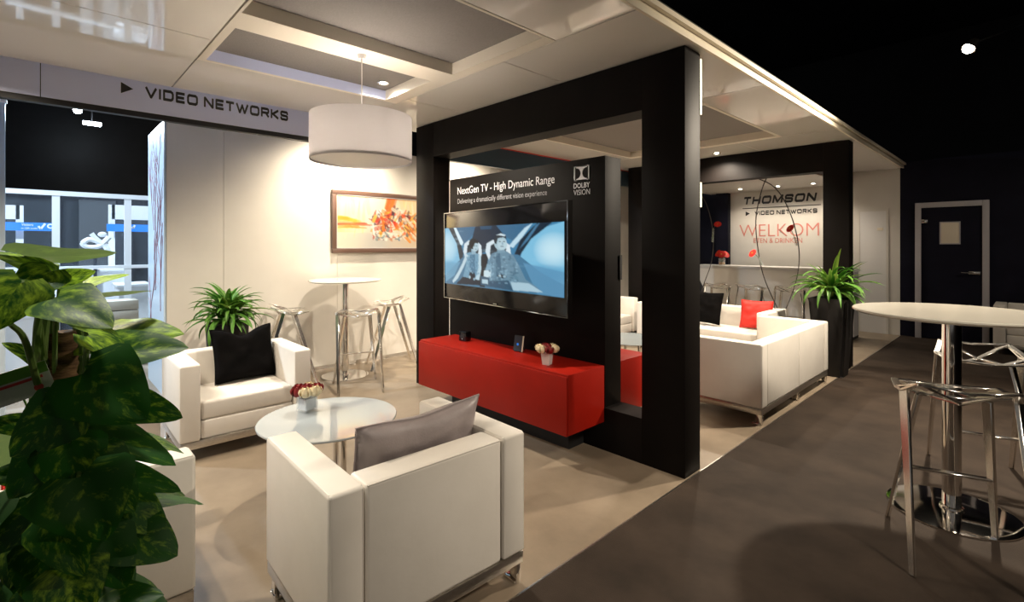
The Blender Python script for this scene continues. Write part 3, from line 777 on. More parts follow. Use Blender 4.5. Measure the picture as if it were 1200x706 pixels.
# ------------------------------------------------------------------ tables
def coffee_table(loc, label, R=.385, z=.45):
    o = thing('coffee_table', loc, 0, label, 'coffee table')
    MB().lathe([(0, z-.012), (R-.004, z-.012), (R, z-.008), (R, z-.003), (R-.003, z), (0, z)], 64).build('glass_top', 'glass_top', o)
    for a in (.3, .3+2*PI/3, .3+4*PI/3):
        MB().cyl((.12*math.cos(a), .12*math.sin(a), .02), (.12*math.cos(a), .12*math.sin(a), z-.012), .016).build('leg', 'chrome', o)
    MB().lathe([(0, 0), (.20, 0), (.20, .012), (.05, .022), (0, .022)], 40).build('base', 'chrome', o)
    return o
coffee_table((-2.84, 1.24, 0), 'round frosted glass coffee table with a rose vase')
coffee_table((-3.02, 4.62, 0), 'round glass coffee table behind the black display panel', .36)

def bistro(loc, label, R, rb, z, rp=.028):
    o = thing('bar_table', loc, 0, label, 'bar table')
    MB().lathe([(0, z-.022), (R-.02, z-.022), (R, z-.010), (R, z-.003), (R-.003, z), (0, z)], 72).build('tabletop', 'tabletop', o)
    MB().cyl((0, 0, .015), (0, 0, z-.02), rp, seg=32).build('post', 'chrome', o)
    MB().lathe([(0, 0), (rb, 0), (rb, .008), (rb*.9, .014), (rb*.3, .02), (0, .02)], 56).build('base', 'chrome', o)
    MB().lathe([(rp, .018), (rp+.012, .02), (rp+.010, .03), (rp, .034)], 32).build('collar', 'chrome', o)
    MB().lathe([(0, z-.03), (.10, z-.03), (.10, z-.022), (0, z-.022)], 32).build('mounting_plate', 'rail', o)
    return o
bistro((-.305, 3.615, 0), 'tall white round bar table on the dark carpet', .45, .285, 1.09, .042)
bistro((-5.30, 2.50, 0), 'tall white round bar table below the painting', .385, .25, 1.07, .036)

def make_stool():
    o = thing('bar_stool', (0, 0, 0), 0, 'x', 'bar stool')
    S = .775
    V = {'fl': (-.20, .17, S-.015), 'fc': (0, .205, S-.03), 'fr': (.20, .17, S-.015), 'r': (.215, .0, S-.012), 'br': (.165, -.17, S+.045), 'bl': (-.165, -.17, S+.045), 'l': (-.215, .0, S-.012), 'bc': (0, -.19, S+.03),
         'il': (-.09, .055, S-.05), 'ir': (.09, .055, S-.05), 'ib': (0, -.075, S-.045)}
    Ed = ['fl fc', 'fc fr', 'fr r', 'r br', 'br bc', 'bc bl', 'bl l', 'l fl', 'fc il', 'fc ir', 'il ir', 'il ib', 'ir ib', 'l il', 'r ir', 'bl ib', 'br ib', 'fl il', 'fr ir']
    m = MB()
    for e in Ed:
        a, b = e.split(); m.bar(V[a], V[b], .030, .010, bevel=.002)
    for v in V.values(): m.cyl(Vector(v)-Vector((0, 0, .005)), Vector(v)+Vector((0, 0, .005)), .0155, seg=12)
    m.build('seat', 'cast', o)
    F = {(-1, 1): ((-.125, .05, S-.045), (-.215, .265, 0)), (1, 1): ((.125, .05, S-.045), (.215, .265, 0)), (-1, -1): ((-.200, -.055, S-.012), (-.21, -.28, 0)), (1, -1): ((.200, -.055, S-.012), (.21, -.28, 0))}
    for (sx, sy), (a, b) in F.items():
        g = MB(); g.bar(a, b, .046, .018, .030, .013, up=(sx*.8, sy*.6, 0), bevel=.003)
        k1, k2 = (('il', 'fl') if sx < 0 else ('ir', 'fr')) if sy > 0 else (('l', 'bl') if sx < 0 else ('r', 'br'))
        g.bar(a, V[k1], .036, .016, .03, .012, bevel=.002)
        g.bar(a, V[k2], .034, .014, .03, .010, bevel=.002)
        g.build('leg', 'cast', o)
    h = .32
    def onleg(k): a, b = map(Vector, F[k]); return a.lerp(b, (a.z-h)/(a.z))
    MB().bar(onleg((-1, 1)), onleg((1, 1)), .034, .012, bevel=.002).build('footrest', 'cast', o)
    return o
st = make_stool()
st.location = (-.25, 3.11, 0); st.rotation_euler = (0, 0, math.radians(18)); st['label'] = 'nearest metal bar stool on the dark carpet before the tall table'
st['group'] = 'faceted aluminium bar stools'
G = 'faceted aluminium bar stools'
dup(st, (-.22, 4.26, 0), math.radians(196), 'metal bar stool behind the tall table on the dark carpet', G)
dup(st, (-5.45, 1.94, 0), math.radians(-15), 'metal bar stool behind the armchair with black cushion, left of the wall table', G)
dup(st, (-4.76, 2.38, 0), math.radians(70), 'darker metal bar stool in front of the wall table below the painting', G)
dup(st, (-5.37, 3.12, 0), math.radians(160), 'metal bar stool right of the wall table, under the painting', G)
for (x, y, a, l) in ((-3.68, 8.35, 4, 'leftmost bar stool along the white bar counter, behind the black cushion'), (-3.18, 8.48, -6, 'middle bar stool along the white bar counter'), (-2.62, 8.52, 8, 'bar stool at the counter beside the potted dracaena')):
    dup(st, (x, y, 0), math.radians(a), l, G)

# bar counter
br = thing('bar_counter', (-3.0, 9.1, 0), 0, 'white glossy bar counter with a slanted black end', 'bar counter'); BO = (-3.0, 9.1, 0)
MB(BO).lim((-4.4, 8.93, .0), (-1.90, 9.40, 1.04)).build('carcass', 'black_matte', br)
MB(BO).prism([(-4.38, 1.04), (-3.98, .25), (-3.9, .05), (-1.93, .05), (-1.93, 1.04)], 1, 8.905, 8.93).build('front_panel', M['ceil'], br, False)
MB(BO).lim((-4.42, 8.88, 1.04), (-1.88, 9.42, 1.09), .004).build('worktop', 'white', br)
MB(BO).lim((-1.90, 8.905, .07), (-1.86, 9.2, 1.04)).build('end_panel', 'casing', br)

# ------------------------------------------------------------------ pendant lamp
pl = thing('pendant_lamp', (-3.035, 1.545, 2.0), 0, 'white drum pendant lamp hanging over the coffee table', 'lamp')
R = .322
MB().lathe([(R-.004, .0), (R, 0), (R, .29), (R-.004, .29), (R-.004, 0)], 72).build('lamp_shade', 'shade', pl)
MB().lathe([(0, .012), (R-.005, .012), (R-.005, .017), (0, .017)], 64).build('diffuser', 'white', pl)
MB().cyl((0, 0, .2), (0, 0, .697), .004, seg=8).build('cord', 'shade', pl)
MB().lathe([(0, .672), (.02, .672), (.028, .697), (0, .697)], 24).build('ceiling_cup', 'shade', pl)
m = MB().lathe([(.005, .205), (.012, .21), (.012, .22), (0, .22)], 12)
for a in (0, 2*PI/3, 4*PI/3): m.cyl((0, 0, .21), (R*math.cos(a)*.99, R*math.sin(a)*.99, .275), .003, seg=6)
m.build('spider', 'cast', pl)
MB().cyl((0, 0, .16), (0, 0, .21), .02, seg=16).build('socket', 'white', pl)
MB().ball((0, 0, .135), .03, 2).build('bulb', 'glow_warm', pl)  # glowing bulb added together with the fill light
l = bpy.data.lights.new('pendant_fill', 'POINT'); l.energy = 9; l.color = (1, .88, .74); l.shadow_soft_size = .06  # light added inside to brighten the shade and the ceiling
o = bpy.data.objects.new('pendant_fill', l); COL.objects.link(o); o.location = (-3.035, 1.545, 2.19)

# ------------------------------------------------------------------ lamps with real lights, added fill spots
def spot(name, loc, target, power, size, blend=.6, col=(1, .88, .72), r=.03):
    l = bpy.data.lights.new(name, 'SPOT'); l.energy = power; l.spot_size = math.radians(size); l.spot_blend = blend; l.color = col; l.shadow_soft_size = r
    o = bpy.data.objects.new(name, l); COL.objects.link(o); o.location = loc
    o.rotation_euler = (Vector(target)-Vector(loc)).to_track_quat('-Z', 'Y').to_euler(); return o
def downlight(loc, power, label, size=110, target=None, m='glow_warm', col=(1, .88, .72), cat='ceiling lamp', grp=None):
    o = thing('downlight', loc, 0, label, cat, grp)
    MB().lathe([(.028, 0), (.045, -.004), (.048, .0), (.048, .004), (.028, .004)], 28).build('trim_ring', 'cast', o)
    MB().lathe([(0, -.002), (.028, -.002), (.028, .003), (0, .003)], 20).build('lamp_face', m, o)
    if power: spot('downlight_beam', (loc[0], loc[1], loc[2]-.015), target or (loc[0], loc[1], 0), power, size, .7, col)
    return o
WARM = (1, .86, .68)
downlight((-3.66, 2.05, ZC+.075), 170, 'small bright downlight in the grey coffer above the drum lamp', 150)
downlight((-2.95, 6.65, ZC-.006), 150, 'bright downlight in the ceiling before the far black frame', 150)
for x, l in ((-3.75, 'leftmost small downlight over the bar'), (-3.1, 'middle small downlight over the bar'), (-2.55, 'small downlight over the bar nearest the dracaena')):
    downlight((x, 9.45, 2.494), 26, l, 130, (x, 9.9, 0))
# unseen fill spots added under the ceiling to light both rooms
for x, y, p in ((-2.9, -.5, 130), (-4.2, -.2, 110), (-2.4, 5.2, 110), (-4.2, 5.2, 110)):
    spot('room_fill', (x, y, ZC-.03), (x, y+.1, 0), p, 140, .8, WARM, .05)

# wall-washers clipped to the wall top
def washer(y, power, label, aim):
    o = thing('arm_spotlight', (-5.78, y, 2.66), 0, label, 'spotlight')
    MB().cyl((0, 0, 0), (.46, 0, .03), .010, seg=10).build('arm', 'white', o)
    MB().box((-.01, 0, .012), (.06, .05, .03), .004).build('clamp', 'white', o)
    MB().cyl((.44, 0, .035), (.52, 0, .0), .035, .045, 20).build('lamp_head', 'white', o)
    MB().cyl((.512, 0, -.018), (.498, 0, -.03), .03, seg=16).build('lamp_face', 'glow_warm', o)
    spot('washer_beam', (-5.26, y, 2.62), aim, power, 150, .9, (1, .86, .66), .04)
washer(2.65, 210, 'white arm spotlight on the wall top near the painting', (-5.77, 2.65, 1.9))
washer(4.45, 120, 'white arm spotlight on the wall top beyond the black frame', (-5.77, 4.5, 1.9))

spot('room_fill', (-1.72, .12, ZC-.03), (-1.60, .06, 0), 60, 60, .8, (1, .93, .8), .05)  # unseen spot added to light the top leaves of the pothos
# hall spotlight on an arm, upper right
hs = at(1139, 53, 4.2); he = at(1260, 5, 4.2)
o = thing('arm_spotlight', hs, 0, 'glowing arm spotlight against the black hall ceiling', 'spotlight')
d = he-hs
MB().cyl((0, 0, 0.01), d, .010, seg=10).build('arm', 'cast', o)
MB().cyl((-.02, -.02, -.03), (.02, .02, .035), .05, .035, 20).build('lamp_head', 'cast', o)
MB().ball((-.02, -.025, -.028), .042, 2).build('bulb', 'glow_warm', o)
MB().cyl(d, d+Vector((0, 0, 6-he.z)), .015, seg=10).build('drop_rod', 'black_matte', o)
spot('hall_beam', hs+Vector((-.03, -.05, -.09)), hs+Vector((-1.5, -1.2, -3)), 480, 130, .8, WARM, .06)
for (x, y, z, p, tx, ty) in ((2.6, 1.6, 4.2, 420, -.3, 2.6), (1.8, 7.5, 3.6, 90, -.5, 8.5)):
    spot('hall_fill', (x, y, z), (tx, ty, 0), p, 66 if y < 3 else 100, .8, (1, .87, .70), .35)  # unseen hall lamps added to light the carpet side

# ------------------------------------------------------------------ flowers
def rose(mb_by, c, r, col, seed):
    rnd = random.Random(seed); m = mb_by[col]
    m.ball((c[0], c[1], c[2]+r*.05), r*.62, 2, (1, 1, 1.1))
    for layer, (n, rr, hh, op) in enumerate(((4, .48, .62, .15), (5, .72, .55, .35), (6, .95, .35, .6))):
        for k in range(n):
            a = 2*PI*k/n+layer*.6+rnd.uniform(-.2, .2); wd = 2*PI/n*.85
            rows = []
            for j in range(4):
                v = j/3; row = []
                for i in range(5):
                    u = -1+i/2; ang = a+u*wd/2*(1-.25*v)
                    rad = r*rr*(.40+.62*math.sin(PI*(.08+.70*v))); z = r*(-.62+v*(1.25+.35*(1-rr))-.16*u*u*v)
                    row.append(Vector((c[0]+rad*math.cos(ang), c[1]+rad*math.sin(ang), c[2]+z)))
                rows.append(row)
            m.strip(rows)
def rose_pot(name, loc, label, glass, s=1.0, cols='rcrcrrc', cat='flower vase'):
    o = thing(name, loc, .3, label, cat)
    w = .075*s; h = .085*s
    m = MB(); t = .006*s
    if glass:
        m.lim((-w/2, -w/2, 0), (w/2, w/2, .012), .002)
        for s1_, s2_ in ((-1, 0), (1, 0), (0, -1), (0, 1)):
            if s1_: m.box((s1_*(w/2-t/2), 0, h/2+.006), (t, w, h-.01), .001)
            else: m.box((0, s2_*(w/2-t/2), h/2+.006), (w-2*t, t, h-.01), .001)
        m.build('vase', 'vase', o, False)
        MB().lim((-w/2+t+.001, -w/2+t+.001, .014), (w/2-t-.001, w/2-t-.001, h*.8)).build('lining', 'hallwhite', o)
    else:
        m.lathe([(0, .0), (w*.46, 0), (w*.47, .004), (w*.62, h), (w*.56, h), (w*.42, .01), (0, .01)], 4); 
        bmesh.ops.rotate(m.bm, cent=(0, 0, 0), matrix=Matrix.Rotation(PI/4, 3, 'Z'), verts=m.bm.verts)
        m.build('pot', 'pot_white', o, False)
        MB().lim((-w*.38, -w*.38, h*.6), (w*.38, w*.38, h*.8)).build('soil', 'soil', o)
    mbs = {'r': MB(), 'c': MB()}
    rnd = random.Random(len(label))
    pos = [(0, 0, 1.0)]+[(math.cos(a)*.052*s, math.sin(a)*.052*s, .78) for a in [i*PI/3+.2 for i in range(6)]]
    for i, (x, y, k) in enumerate(pos):
        rose(mbs, (x, y, h+.03*s*k), .036*s, cols[i], i+len(label))
    mbs['r'].build('red_roses', 'petal_dark', o); mbs['c'].build('cream_roses', 'petal_cream', o)
    lf = MB()
    for i in range(22):
        a = rnd.uniform(0, 2*PI); r0 = .035*s; r1 = r0+rnd.uniform(.012, .03)*s; z = h+rnd.uniform(-.002, .015)
        d_ = Vector((math.cos(a), math.sin(a), 0)); p = Vector((-d_.y, d_.x, 0))*.010*s
        lf.strip([[d_*r0+Vector((0, 0, z)), d_*r0+Vector((0, 0, z+.002))], [d_*(r0+r1)/2-p+Vector((0, 0, z+.006)), d_*(r0+r1)/2+p+Vector((0, 0, z+.006))], [d_*r1+Vector((0, 0, z-.004)), d_*r1+Vector((0, 0, z-.003))]])
    lf.build('leaves', 'greenleaf', o)
    return o
cv = (-3.035, 1.19, .45)
rose_pot('flower_vase', cv, 'square glass vase of red and cream roses on the round coffee table', True, 1.15)
rose_pot('flower_pot', (-2.40, 2.645, .60), 'small white pot of red and cream roses on the red console', False, 1.05, 'rccrccr', 'flower pot')
# small devices on the console
o = thing('speaker', (-3.50, 2.77, .60), .15, 'small black box speaker on the left of the red console', 'speaker')
MB().box((0, 0, .045), (.085, .07, .085), .006, 3).build('body', 'bezel', o)
MB().cyl((0, -.036, .042), (0, -.034, .042), .024).build('driver', 'black_matte', o)
MB().ball((0, -.037, .022), .004, 1).build('indicator', 'hallwhite', o)
o = thing('tablet_stand', (-2.85, 2.80, .60), .12, 'dark framed card standing on the middle of the red console', 'photo stand')
m = MB(); m.box((0, 0, .065), (.085, .012, .125), .003, 2, rot=(math.radians(-10), 0, 0)); m.build('frame', 'black_matte', o)
MB().box((0, -.0065, .064), (.074, .002, .112), 0, rot=(math.radians(-10), 0, 0)).build('card', 'halldark', o)
MB().box((.044, 0, .065), (.003, .014, .125), 0, rot=(math.radians(-10), 0, 0)).build('edge', 'cream', o)
MB().bar((0, .02, .10), (0, .07, .003), .03, .004).build('strut', 'black_matte', o)
MB().cyl((0, -.011, .060), (0, -.008, .060), .010).build('logo', 'blue', o)

def gerbera(parent, c, r, face, name='bloom'):
    q = Vector(face).normalized().to_track_quat('Z', 'Y').to_matrix(); c = Vector(c)
    m = MB()
    for ly, (n, rr, zz) in enumerate(((16, 1., .0), (12, .7, .12))):
        for k in range(n):
            a = 2*PI*k/n+ly*.2; w = r*.16
            rows = []
            for j, (f, ww) in enumerate(((.12, .5), (.5, 1), (.85, 1), (1.0, .25))):
                d_ = Vector((math.cos(a), math.sin(a), 0)); p = Vector((-d_.y, d_.x, 0))
                z = r*(zz+.25*f-.22*f*f)
                rows.append([c+q@(d_*r*rr*f+p*w*ww*s_+Vector((0, 0, z))) for s_ in (-1, 0, 1)])
            m.strip(rows)
    o = m.build(name, 'petal_red', parent)
    MB().ball(c+q@Vector((0, 0, r*.12)), r*.2, 1).build('flower_centre', 'yellow', o)
    return o
# red gerberas in a vase on the bar
vb_ = (-3.93, 9.08, 1.09)
o = thing('flower_vase', vb_, 0, 'small glass of red gerberas on the left end of the bar', 'flower vase')
MB().lathe([(0, 0), (.055, 0), (.06, .01), (.06, .13), (.055, .13), (.054, .012), (0, .012)], 24).build('vase', 'vase', o)
MB().lathe([(0, .013), (.05, .013), (.05, .06), (0, .06)], 20).build('pebbles', 'yellow', o)
for i in range(5):
    a = i*2*PI/5; gerbera(o, (.07*math.cos(a), .07*math.sin(a), .20+.02*(i % 2)), .075, (math.cos(a), math.sin(a)-.5, .8))
m = MB()
for i in range(5):
    a = i*2*PI/5; m.tube([(0, 0, .03), (.03*math.cos(a), .03*math.sin(a), .12), (.07*math.cos(a), .07*math.sin(a), .20)], .004, 6)
m.build('stems', 'stem', o)

# willow rods with hanging vials, standing behind the sofa
def bez(pts, n=40):
    """Catmull-Rom through points"""
    P = [Vector(p) for p in pts]; P = [P[0]*2-P[1]]+P+[P[-1]*2-P[-2]]; out = []
    for i in range(1, len(P)-2):
        for k in range(n//(len(P)-3)):
            t = k/(n//(len(P)-3)); a, b_, c_, d_ = P[i-1], P[i], P[i+1], P[i+2]
            out.append(.5*((2*b_)+(c_-a)*t+(2*a-5*b_+4*c_-d_)*t*t+(3*b_-a-3*c_+d_)*t**3))
    out.append(P[-2]); return out
def rod(pix, t0, t1, vial_px, flower_px, label, face):
    pts = [at(px, py, t0+(t1-t0)*i/(len(pix)-1)) for i, (px, py) in enumerate(pix)]
    base = pts[0].copy(); base.z = 0
    o = thing('flower_rod', base, 0, label, 'flower rod')
    loc = [p-base for p in [base+Vector((0, 0, .01))]+pts]
    MB().tube(bez(loc, 60), .007, 6).build('rod', 'wire', o)
    MB().lathe([(0, 0), (.09, 0), (.09, .01), (.02, .016), (0, .016)], 24).build('base', 'wire', o)
    tm = (t0+t1)/2-.03
    a, b_ = at(*vial_px[0], tm)-base, at(*vial_px[1], tm)-base
    MB().cyl(a, b_, .022, .017, 14).build('vial', 'vase', o)
    f = at(*flower_px, tm)-base
    MB().tube([a, b_, (b_+f)/2+Vector((0, 0, .01)), f], .004, 6).build('stem', 'stem', o)
    gerbera(o, f, .062, face)
    return o
rod([(925, 392), (897, 330), (888, 290), (886, 255), (893, 222), (902, 201)], 6.85, 7.0, ((893, 311), (889, 302)), (882, 297), 'curved rod with a red gerbera, left one of the crossing pair', (-.40, -.80, .5))
rod([(906, 392), (921, 362), (934, 325), (936, 290), (926, 250), (908, 220), (880, 206)], 6.9, 7.05, ((934, 288), (931, 278)), (926, 268), 'curved rod with a red gerbera, right one of the crossing pair', (-.40, -.80, .5))
rod([(822, 345), (833, 310), (836, 285), (834, 262), (828, 240), (820, 226)], 8.2, 8.3, ((835, 284), (836, 268)), (841, 263), 'curved rod with a red gerbera left of the white bar wall', (.3, -1, .8))

# ------------------------------------------------------------------ strap-leaf plants (dracaena)
def blade(mb, tint, base, az, length, rise, width, droop, layer_rnd):
    n = 9; d_ = Vector((math.cos(az), math.sin(az), 0)); s_ = Vector((-d_.y, d_.x, 0))
    rows = []; p = Vector(base); ang = rise
    pts = [p.copy()]; step = length/n
    for i in range(n):
        p = p+(d_*math.cos(ang)+Vector((0, 0, 1))*math.sin(ang))*step; ang -= droop/n*(1+i/n); pts.append(p.copy())
    for i, p in enumerate(pts):
        v = i/n; w = width*(.45+.9*v)*(1-v)**.55 if v < 1 else 0
        w = width*max(.02, math.sin(PI*min(1, .18+.82*v))**.7)
        cup = Vector((0, 0, w*.25))
        rows.append([p-s_*w/2+cup, p, p+s_*w/2+cup])
    vs = [[mb.bm.verts.new(q) for q in r] for r in rows]
    uvl = mb.bm.loops.layers.uv.verify(); cl = mb.bm.verts.layers.float.get('tint') or mb.bm.verts.layers.float.new('tint')
    for i, r in enumerate(vs):
        for v in r: v[cl] = tint
    off = layer_rnd.uniform(0, 30)
    for i in range(len(vs)-1):
        for k in range(2):
            f = mb.bm.faces.new((vs[i][k], vs[i][k+1], vs[i+1][k+1], vs[i+1][k]))
            for lp, (uu, vv) in zip(f.loops, ((k, i), (k+1, i), (k+1, i+1), (k, i+1))): lp[uvl].uv = (uu/2+off, vv/n+off)
def dracaena(loc, label, pot, H, n=75, L=.36, seed=1, sq=False, top_w=.15):
    o = thing('potted_dracaena', loc, 0, label, 'potted plant'); rnd = random.Random(seed)
    pot(o)
    m = MB(); m.bm.verts.layers.float.new('tint'); m.bm.loops.layers.uv.verify()
    for i in range(n):
        f = i/n; az = rnd.uniform(0, 2*PI)
        blade(m, rnd.uniform(-.12, .12), (rnd.uniform(-.05, .05), rnd.uniform(-.05, .05), H+rnd.uniform(0, .12)), az, L*rnd.uniform(.75, 1.15)*(.72 if loc[1] > 3 and math.sin(az) > .3 else 1), rnd.uniform(.25, 1.5), rnd.uniform(.038, .054), rnd.uniform(.5, 1.7), rnd)
    m.build('foliage', 'drac', o)
    return o
def pot_round(o):
    MB().lathe([(0, 0), (.13, 0), (.135, .01), (.175, .70), (.178, .74), (.165, .74), (.16, .70), (0, .70)], 40).build('planter', 'planter', o)
    MB().lathe([(0, .69), (.158, .69), (.15, .715), (0, .72)], 24).build('soil', 'soil', o)
def pot_square(o):
    m = MB(); m.lathe([(0, 0), (.185, 0), (.19, .01), (.268, .82), (.27, .86), (.25, .86), (.24, .82), (0, .82)], 4)
    bmesh.ops.rotate(m.bm, cent=(0, 0, 0), matrix=Matrix.Rotation(PI/4, 3, 'Z'), verts=m.bm.verts)
    bmesh.ops.bevel(m.bm, geom=[e for e in m.bm.edges if abs(e.verts[0].co.z-e.verts[1].co.z) > .3], offset=.03, segments=4, affect='EDGES')
    m.build('planter', 'planter', o)
    MB().box((0, 0, .825), (.33, .33, .02)).build('soil', 'soil', o)
dracaena((-5.12, 1.28, 0), 'dracaena in a dark round planter behind the armchair by the wall', pot_round, .72, 120, .37, 2)
dracaena((-1.565, 6.49, 0), 'dracaena in a tall dark square planter beside the far black frame', pot_square, .84, 120, .46, 4)

# ------------------------------------------------------------------ pothos on a moss pole
PB = Vector((-1.56, .045, 0))
po = thing('potted_pothos', PB, 0, 'large variegated climbing plant on a coir pole in the left foreground', 'potted plant')
MB().lathe([(0, 0), (.13, 0), (.14, .01), (.165, .30), (.16, .30), (.15, .27), (0, .27)], 40).build('plant_pot', 'planter', po)
MB().lathe([(0, .265), (.148, .265), (.14, .28), (0, .285)], 24).build('soil', 'soil', po)
m = MB(); prof = [(0, .2)]
m.lathe([(0, .25)]+[(.030+.0025*math.sin(i*2.6)+.0015*math.sin(i*5.1), .25+i*.0105) for i in range(95)]+[(.025, 1.25), (0, 1.25)], 22)
m.build('moss_pole', 'coir', po)
LF = MB(); LF.bm.verts.layers.float.new('tint'); LF.bm.loops.layers.uv.verify()
ST = MB()
lrnd = random.Random(21)
def leaf(base, tip, normal, wf=.62, tint=0., curl=.18, fold=.25, sag=None, wave=.03):
    """heart-shaped blade from base to tip; normal = side that shows the upper surface"""
    bm = LF.bm; cl = bm.verts.layers.float['tint']; uvl = bm.loops.layers.uv.verify()
    base = Vector(base); tip = Vector(tip); d_ = tip-base; L = d_.length; d_.normalize()
    nn = Vector(normal); nn = (nn-d_*nn.dot(d_)).normalized(); s_ = d_.cross(nn)
    nl, nw = 12, 8; W = L*wf; off = lrnd.uniform(0, 40); ph = lrnd.uniform(0, 6)
    def hw(v):    # half width along the blade, heart shape with pointed tip
        return W*.5*(min(1, (v+.10)/.26)**.55)*((1-v)**.62)*1.55*(1 if v < .9 else 1)
    rows = []
    for j in range(nl+1):
        v = j/nl; row = []; h = max(.0008, hw(v)*(.62 if v == 0 else 1))
        for i in range(nw+1):
            u = -1+2*i/nw
            back = -.16*L*(abs(u)**1.3)*max(0, 1-v*3.2)       # lobes behind the stalk
            x = v*L+back
            z = fold*abs(u)*h*.9-curl*L*(v*v)-.15*h*u*u+math.sin(v*9+ph+u*2)*wave*h*abs(u)
            row.append(base+d_*x+s_*(u*h)+nn*(z+curl*L*.0))
        rows.append(row)
    # re-aim so the curled tip still ends on the tip point
    end = rows[-1][nw//2]; q = (end-base).rotation_difference(tip-base)
    sc = (tip-base).length/max(1e-6, (end-base).length)
    vs = [[bm.verts.new(base+(q@(p-base))*sc-PB) for p in r] for r in rows]
    for j in range(nl):
        for i in range(nw):
            f = bm.faces.new((vs[j][i], vs[j][i+1], vs[j+1][i+1], vs[j+1][i]))
            for lp, (a, b_) in zip(f.loops, ((i, j), (i+1, j), (i+1, j+1), (i, j+1))):
                uu = abs(-1+2*a/nw); vv = b_/nl
                side = 0 if i < nw/2 else 7
                lp[uvl].uv = ((vv*.8+uu*.5)*.9+off, (vv-uu*.55)*1.0+off+side)
    for r in vs:
        for v in r: v[cl] = tint
def stalk(a, b_, r=.006):
    a = Vector(a); b_ = Vector(b_); mid = (a+b_)/2+Vector((0, 0, .04*(b_-a).length/.2))
    ST.tube([p-PB for p in bez([a, mid, b_], 12)], r, 7, r*.7)
CAMP = Vector((0, 0, EYE))
UP = Vector((0, 0, 1))
def pleaf(b_, t_, tb, tt, face=.6, up=.6, side=0, wf=.7, tint=0, curl=.15, stem=None, **k):
    B = at(*b_, tb); T = at(*t_, tt); c_ = (B+T)/2
    n_ = (CAMP-c_).normalized()*face+UP*up+Vector((AX[0], AY[0], 0))*side
    leaf(B, T, n_, wf, tint, curl, **k)
    z = B.z-.10 if stem is None else stem
    pole = PB+Vector((0, 0, max(.35, min(1.2, z))))
    sgn = 1 if b_[0] > 71 else -1
    stalk(pole+Vector((AX[0], AY[0], 0))*.036*sgn+Vector((AX[1], AY[1], 0))*.02-Vector((0, 0, .18 if B.z > 1.15 else .02)), B, .0055)
# hand placed leaves read from the photograph (base, tip, distances)
pleaf((28, 300), (137, 296), 1.10, 1.16, face=-.35, up=1, wf=.62, tint=.06, curl=-.10)
pleaf((60, 322), (-14, 296), 1.12, 1.05, face=.5, up=1, wf=.60, tint=.16)
pleaf((58, 318), (14, 362), 1.08, 1.00, face=.8, up=.6, wf=.62, tint=.10)
pleaf((26, 330), (-20, 392), 1.0, .94, face=1, up=.4, wf=.75, tint=.14)
pleaf((70, 330), (112, 318), 1.2, 1.24, face=.5, up=.2, wf=.6, tint=.2)
pleaf((66, 350), (132, 385), 1.02, 1.00, face=.8, up=.7, wf=.62, tint=.08)
pleaf((78, 342), (152, 322), 1.22, 1.30, face=.25, up=1, wf=.55, tint=.22)
pleaf((96, 352), (180, 341), 1.20, 1.26, face=-.2, up=1, wf=.5, tint=.10, curl=.05)
pleaf((92, 376), (146, 404), 1.10, 1.12, face=.3, up=1, wf=.45, tint=.10)
pleaf((112, 398), (216, 392), 1.20, 1.24, face=.55, up=.9, wf=.62, tint=.17, wave=.10)
pleaf((120, 415), (221, 408), 1.12, 1.16, face=.8, up=.7, wf=.55, tint=.05)
pleaf((104, 395), (168, 442), 1.06, 1.08, face=.2, up=1, wf=.42, tint=.14)
pleaf((98, 438), (172, 492), 1.00, 1.03, face=1.0, up=.25, wf=.86, tint=-.02)
pleaf((150, 475), (214, 490), 1.10, 1.14, face=.8, up=.6, wf=.62, tint=.04)
pleaf((80, 478), (12, 536), .98, .94, face=.9, up=.45, wf=.80, tint=0)
pleaf((86, 500), (206, 546), 1.06, 1.08, face=.35, up=1, wf=.42, tint=-.02)
pleaf((72, 510), (150, 500), 1.1, 1.12, face=.8, up=.5, wf=.55, tint=.02)
pleaf((66, 520), (10, 585), 1.0, .97, face=.9, up=.4, wf=.7, tint=-.02)
pleaf((80, 520), (96, 590), .98, .97, face=1, up=.3, wf=.75, tint=0)
pleaf((92, 560), (124, 634), .96, .95, face=1, up=.3, wf=.98, tint=-.02)
pleaf((132, 556), (212, 576), 1.06, 1.10, face=.6, up=.8, wf=.42, tint=-.03)
pleaf((138, 585), (196, 626), 1.06, 1.08, face=.8, up=.6, wf=.6, tint=.03)
pleaf((142, 622), (208, 652), 1.04, 1.06, face=.9, up=.5, wf=.78, tint=0)
pleaf((118, 630), (148, 690), 1.0, 1.0, face=1, up=.3, wf=.7, tint=-.03)
pleaf((78, 668), (96, 735), .95, .93, face=1, up=.4, wf=.88, tint=.09)
pleaf((112, 706), (192, 698), .98, 1.0, face=.7, up=.8, wf=.5, tint=-.02)
pleaf((44, 600), (-10, 650), 1.0, .96, face=.9, up=.5, wf=.75, tint=-.02)
pleaf((52, 640), (36, 706), .98, .95, face=1, up=.4, wf=.8, tint=0)
pleaf((40, 555), (-20, 560), 1.05, 1.0, face=.8, up=.6, wf=.7, tint=0)
pleaf((60, 690), (0, 720), .97, .94, face=.9, up=.5, wf=.8, tint=.02)
pleaf((30, 500), (-24, 500), 1.04, .98, face=.7, up=.7, wf=.7, tint=.02)
pleaf((52, 425), (2, 402), 1.12, 1.08, face=.5, up=.8, wf=.5, tint=.12)
pleaf((100, 540), (158, 600), 1.0, 1.02, face=.9, up=.4, wf=.66, tint=.03)
pleaf((62, 610), (98, 676), .96, .95, face=1, up=.3, wf=.6, tint=.03)
